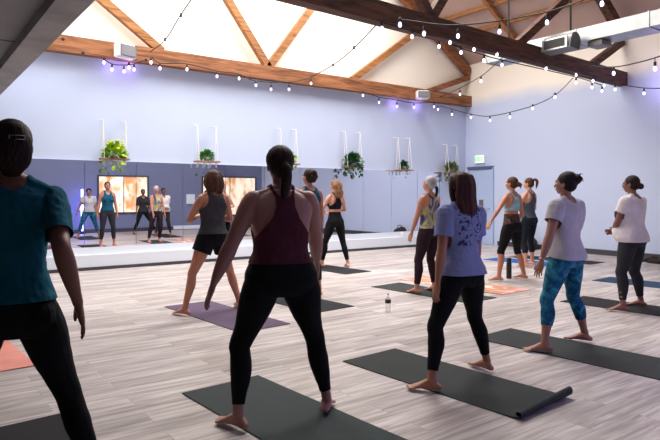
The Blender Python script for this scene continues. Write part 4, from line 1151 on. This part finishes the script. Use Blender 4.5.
# 2 maroon tank, centre
g = figure(fp((238, 430), (327, 413)), 1.65, heading=-.30, build=1.24, hipw=1.08, armk=1.12, head=(0, -3, -3), lh=('px', 212, 287, 3.30), rh=('px', 318, 268, 3.9), shift=(-.02, 0), voxel=.005, lhand={'curl': 12, 'n': (.9, .1, 0)}, footyaw=(38, -30), rpole=(.8, -.6, 0), lean=2)
make_person(g, 'woman in maroon racerback tank and black leggings, largest figure in the centre foreground', S_mau, H_dk,
  dict(kind='tank', mat=C_mar, hem=1.0, infl=.010, flare=.006, aw=NARROW, awb=((1.12, .19), (1.19, .145), (1.27, .082), (1.34, .056), (1.40, .060), (1.44, .075), (1.5, .09)), neck_back=.05, name='tank_top'), dict(mat=C_blk, end=1.86, infl=.005, band=C_blk), 'pony')
# 3 grey tank, shorts
g = figure(fp((185, 316), (239, 308.5)), 1.66, build=.96, head=(0, 6, 0), lh=(-.07, .21, 1.17), rh=(.07, .21, 1.17), lpole=(-.8, -.3, -.6), rpole=(.8, -.3, -.6), lhand={'d': (.5, .3, .8), 'n': (.6, 0, -.6)}, rhand={'d': (-.5, .3, .8), 'n': (-.6, 0, -.6)}, footyaw=(30, -25))
make_person(g, 'woman in grey tank top and loose black shorts with a brown bob', S_warm, H_br,
  dict(kind='tank', mat=C_dgrey, hem=.96, infl=.018, flare=.016, aw=TANK, awb=((1.18, .19), (1.26, .150), (1.32, .112), (1.37, .098), (1.42, .096), (1.5, .10)), name='tank_top'), dict(mat=C_blk, end=.36, infl=.010, loose=.022, name='shorts'), 'bob')
# 4 blue tank behind maroon
c4 = gp(309, 297)
g = figure(uo(c4, .17), 1.68, build=1.0, head=(8, 0, 0), rh=(.24, .05, .84), voxel=.007)
make_person(g, 'woman in petrol blue sleeveless top with braided hair, half hidden behind the woman in maroon', S_tan, H_dk,
  dict(kind='tank', mat=C_blue, hem=.95, infl=.012, flare=.01, aw=TANK, name='tank_top', neck_back=.03), dict(mat=C_char, end=1.7), 'updo')
# 5 blonde, black crop
g = figure(fp((322, 267.5), (348, 267.5)), 1.63, build=.92, head=(6, 4, 0), lh=(-.10, .22, 1.10), rh=(.10, .22, 1.10), lpole=(-.9, -.5, -.3), rpole=(.9, -.5, -.3), voxel=.007, footyaw=(20, -30))
make_person(g, 'blonde woman in black crop top and black leggings, far off near the mirror', S_fair, H_bl,
  dict(kind='tank', mat=C_blk, hem=1.14, infl=.006, aw=NARROW, awb=RACER, name='crop_top', neck_back=.05), dict(mat=C_blk, end=1.86, waist=1.09), 'wavy')
# 6 grey haired
a6 = gp(417, 294); 
g = figure((a6, a6+Vector((.32, -.02, 0))), 1.60, build=.98, shift=(.07, .0), head=(12, 0, 0), lh=(-.17, .20, .86), rh=(.22, .12, .86), voxel=.007, hipw=.98)
make_person(g, 'grey haired woman in patterned purple and yellow tank top with dark plum leggings', S_warm, H_gy,
  dict(kind='tank', mat=C_tie, hem=.95, infl=.012, flare=.008, aw=TANK, awb=((1.16, .19), (1.24, .152), (1.30, .108), (1.36, .08), (1.42, .08), (1.5, .09)), name='tank_top', neck_back=.04), dict(mat=C_plum, end=1.88, infl=.010), 'greylow', dict(pony_mat=H_dk))
# 7 lavender tee
g = figure(fp((432, 392), (487, 371)), 1.55, heading=-.10, build=1.08, head=(2, 2, 0), lh=('px', 437, 287, 4.10), rh=(.24, .10, .84), voxel=.005, footyaw=(48, -5), lhand={'curl': 18}, lean=1)
make_person(g, 'woman in lavender T-shirt with dark print on the back and long hair', S_tan, H_cst,
  dict(kind='tee', mat=C_lav, hem=.90, sleeve=.62, infl=.014, flare=.012, sleeve_loose=.010, name='t_shirt', neck_back=.03, wrinkle=.006), dict(mat=C_blk, end=1.84), 'long')
# 8 blue crop
g = figure(fp((499, 281.5), (524, 279)), 1.64, build=.97, head=(14, 0, 0), lh=('px', 491, 221, 8.95), rh=(.26, .12, .90), voxel=.007, footyaw=(25, 0), twist=-4)
make_person(g, 'woman in pale blue crop top and floral waist wrap beside a black flask', S_tan, H_br,
  dict(kind='tank', mat=C_crop, hem=1.16, infl=.007, aw=NARROW, awb=RACER, name='crop_top', neck_back=.06), dict(mat=C_blk, end=1.12, waist=1.0), 'bunlow8', dict(wrap=C_floral))
# 9 far grey tank
f9 = gp(525.5, 267.5)
g = figure((f9, f9+Vector((.36, .10, 0))), 1.66, build=.92, head=(14, 4, 0), lh=(-.12, .24, 1.12), rh=(.12, .26, 1.12), voxel=.008, lpole=(-.8, -.5, -.4))
make_person(g, 'far woman in slate tank top and navy capri leggings with a high ponytail', S_fair, H_br,
  dict(kind='tank', mat=C_slate, hem=.94, infl=.008, aw=NARROW, awb=RACER, name='tank_top', neck_back=.05), dict(mat=C_navy, end=1.55), 'highpony')
# 10 white tee, teal leggings
g = figure(fp((545, 353), (585, 342)), 1.57, build=1.10, armk=1.08, head=(14, 0, 0), lh=('px', 541, 263, 4.98), rh=(.22, .10, .86), voxel=.005, footyaw=(42, 15), lhand={'curl': 14}, lean=0, belly=.02)
make_person(g, 'woman in light grey T-shirt and teal patterned leggings with a messy bun', S_br2, H_blk,
  dict(kind='tee', mat=C_greyt, hem=.90, sleeve=.50, infl=.014, flare=.016, sleeve_loose=.012, name='t_shirt', neck_back=.03, hemtilt=.15), dict(mat=C_tealleg, end=1.60), 'bun', dict(bracelet=0))
# 11 white tee, dark leggings
g = figure(fp((623, 312), (641, 307)), 1.575, build=1.20, head=(10, 6, 0), lh=(-.03, .22, .99), rh=(.03, .22, .99), voxel=.006, belly=.085, lpole=(-1, -.35, -.3), rpole=(.5, -1, -.2), lhand={'d': (.7, .5, -.1), 'n': (.2, -1, 0)}, rhand={'d': (-.7, .5, -.1), 'n': (-.2, -1, 0)}, footyaw=(42, 15))
make_person(g, 'woman in white T-shirt and dark cutout leggings with glasses, far right', S_brown, H_dk,
  dict(kind='tee', mat=C_white, hem=.87, sleeve=.50, infl=.014, flare=.02, sleeve_loose=.012, name='t_shirt', neck_back=.03), dict(mat=C_char, end=1.86, infl=.008), 'lowbun', dict(glasses=True, bracelet=0, bracelet_mat=M['black'], cutouts=True))
# 12 seen only in the mirror
g = figure(uo(Vector((6.75, 2.25, 0)), .38), 1.62, head=(10, 0, 0), build=.95, lh=(-.28, .1, .85), rh=(.28, .1, .85), voxel=.009, shift=(-.06, 0))
make_person(g, 'woman in charcoal long sleeved top, seen only in the mirror before the window', S_brown, H_blk,
  dict(kind='tee', mat=C_char, hem=.90, sleeve=.9, infl=.012, flare=.01, name='t_shirt'), dict(mat=C_blk, end=1.75), 'lowbun')
# 13 hidden behind the teal shirt: only a heel shows over the pink mat
f13 = gp(23, 337)
g = figure((f13+Vector((-.36, 0, 0)), f13), 1.56, voxel=.009, build=.88, lh=(-.08, .22, 1.1), rh=(.08, .22, 1.1))
make_person(g, 'woman on the pink mat, hidden but for one heel behind the teal shirt', S_warm, H_br,
  dict(kind='tank', mat=C_char, hem=.93, infl=.008), dict(mat=C_blk, end=1.3), 'pony')

# ------------------------------------------------------------------ light
w = bpy.data.worlds.new('world'); SC.world = w; w.use_nodes = True
w.node_tree.nodes['Background'].inputs[0].default_value = (.75, .85, 1, 1); w.node_tree.nodes['Background'].inputs[1].default_value = .6
def area(name, loc, rot, sx, sy, power, col):
    l = bpy.data.lights.new(name, 'AREA'); l.shape = 'RECTANGLE'; l.size = sx; l.size_y = sy; l.energy = power; l.color = col
    o = bpy.data.objects.new(name, l); COL.objects.link(o); o.location = loc; o.rotation_euler = rot; return o
def point(name, loc, power, col, r=.05):
    l = bpy.data.lights.new(name, 'POINT'); l.energy = power; l.color = col; l.shadow_soft_size = r
    o = bpy.data.objects.new(name, l); COL.objects.link(o); o.location = loc; return o
for px, py, e in ((112, 66, 1.5), (130, 67, 2), (397, 104, 2), (420, 105, 2), ): point('violet_bulb_light', onV(px, py, 10.95), e, (.55, .35, 1))
point('violet_bulb_light', (12.3, 5.6, 3.6), 9, (.5, .35, 1))
point('blue_lamp_light', (5.1, VB+.42, .9), 14, (.12, .15, 1), .1)
SC.view_settings.view_transform = 'Standard'; SC.view_settings.look = 'None'; SC.view_settings.gamma = 1; SC.view_settings.use_curve_mapping = False
SC.view_settings.exposure = -0.38
SC.cycles.max_bounces = 8; SC.cycles.diffuse_bounces = 4; SC.cycles.use_denoising = True
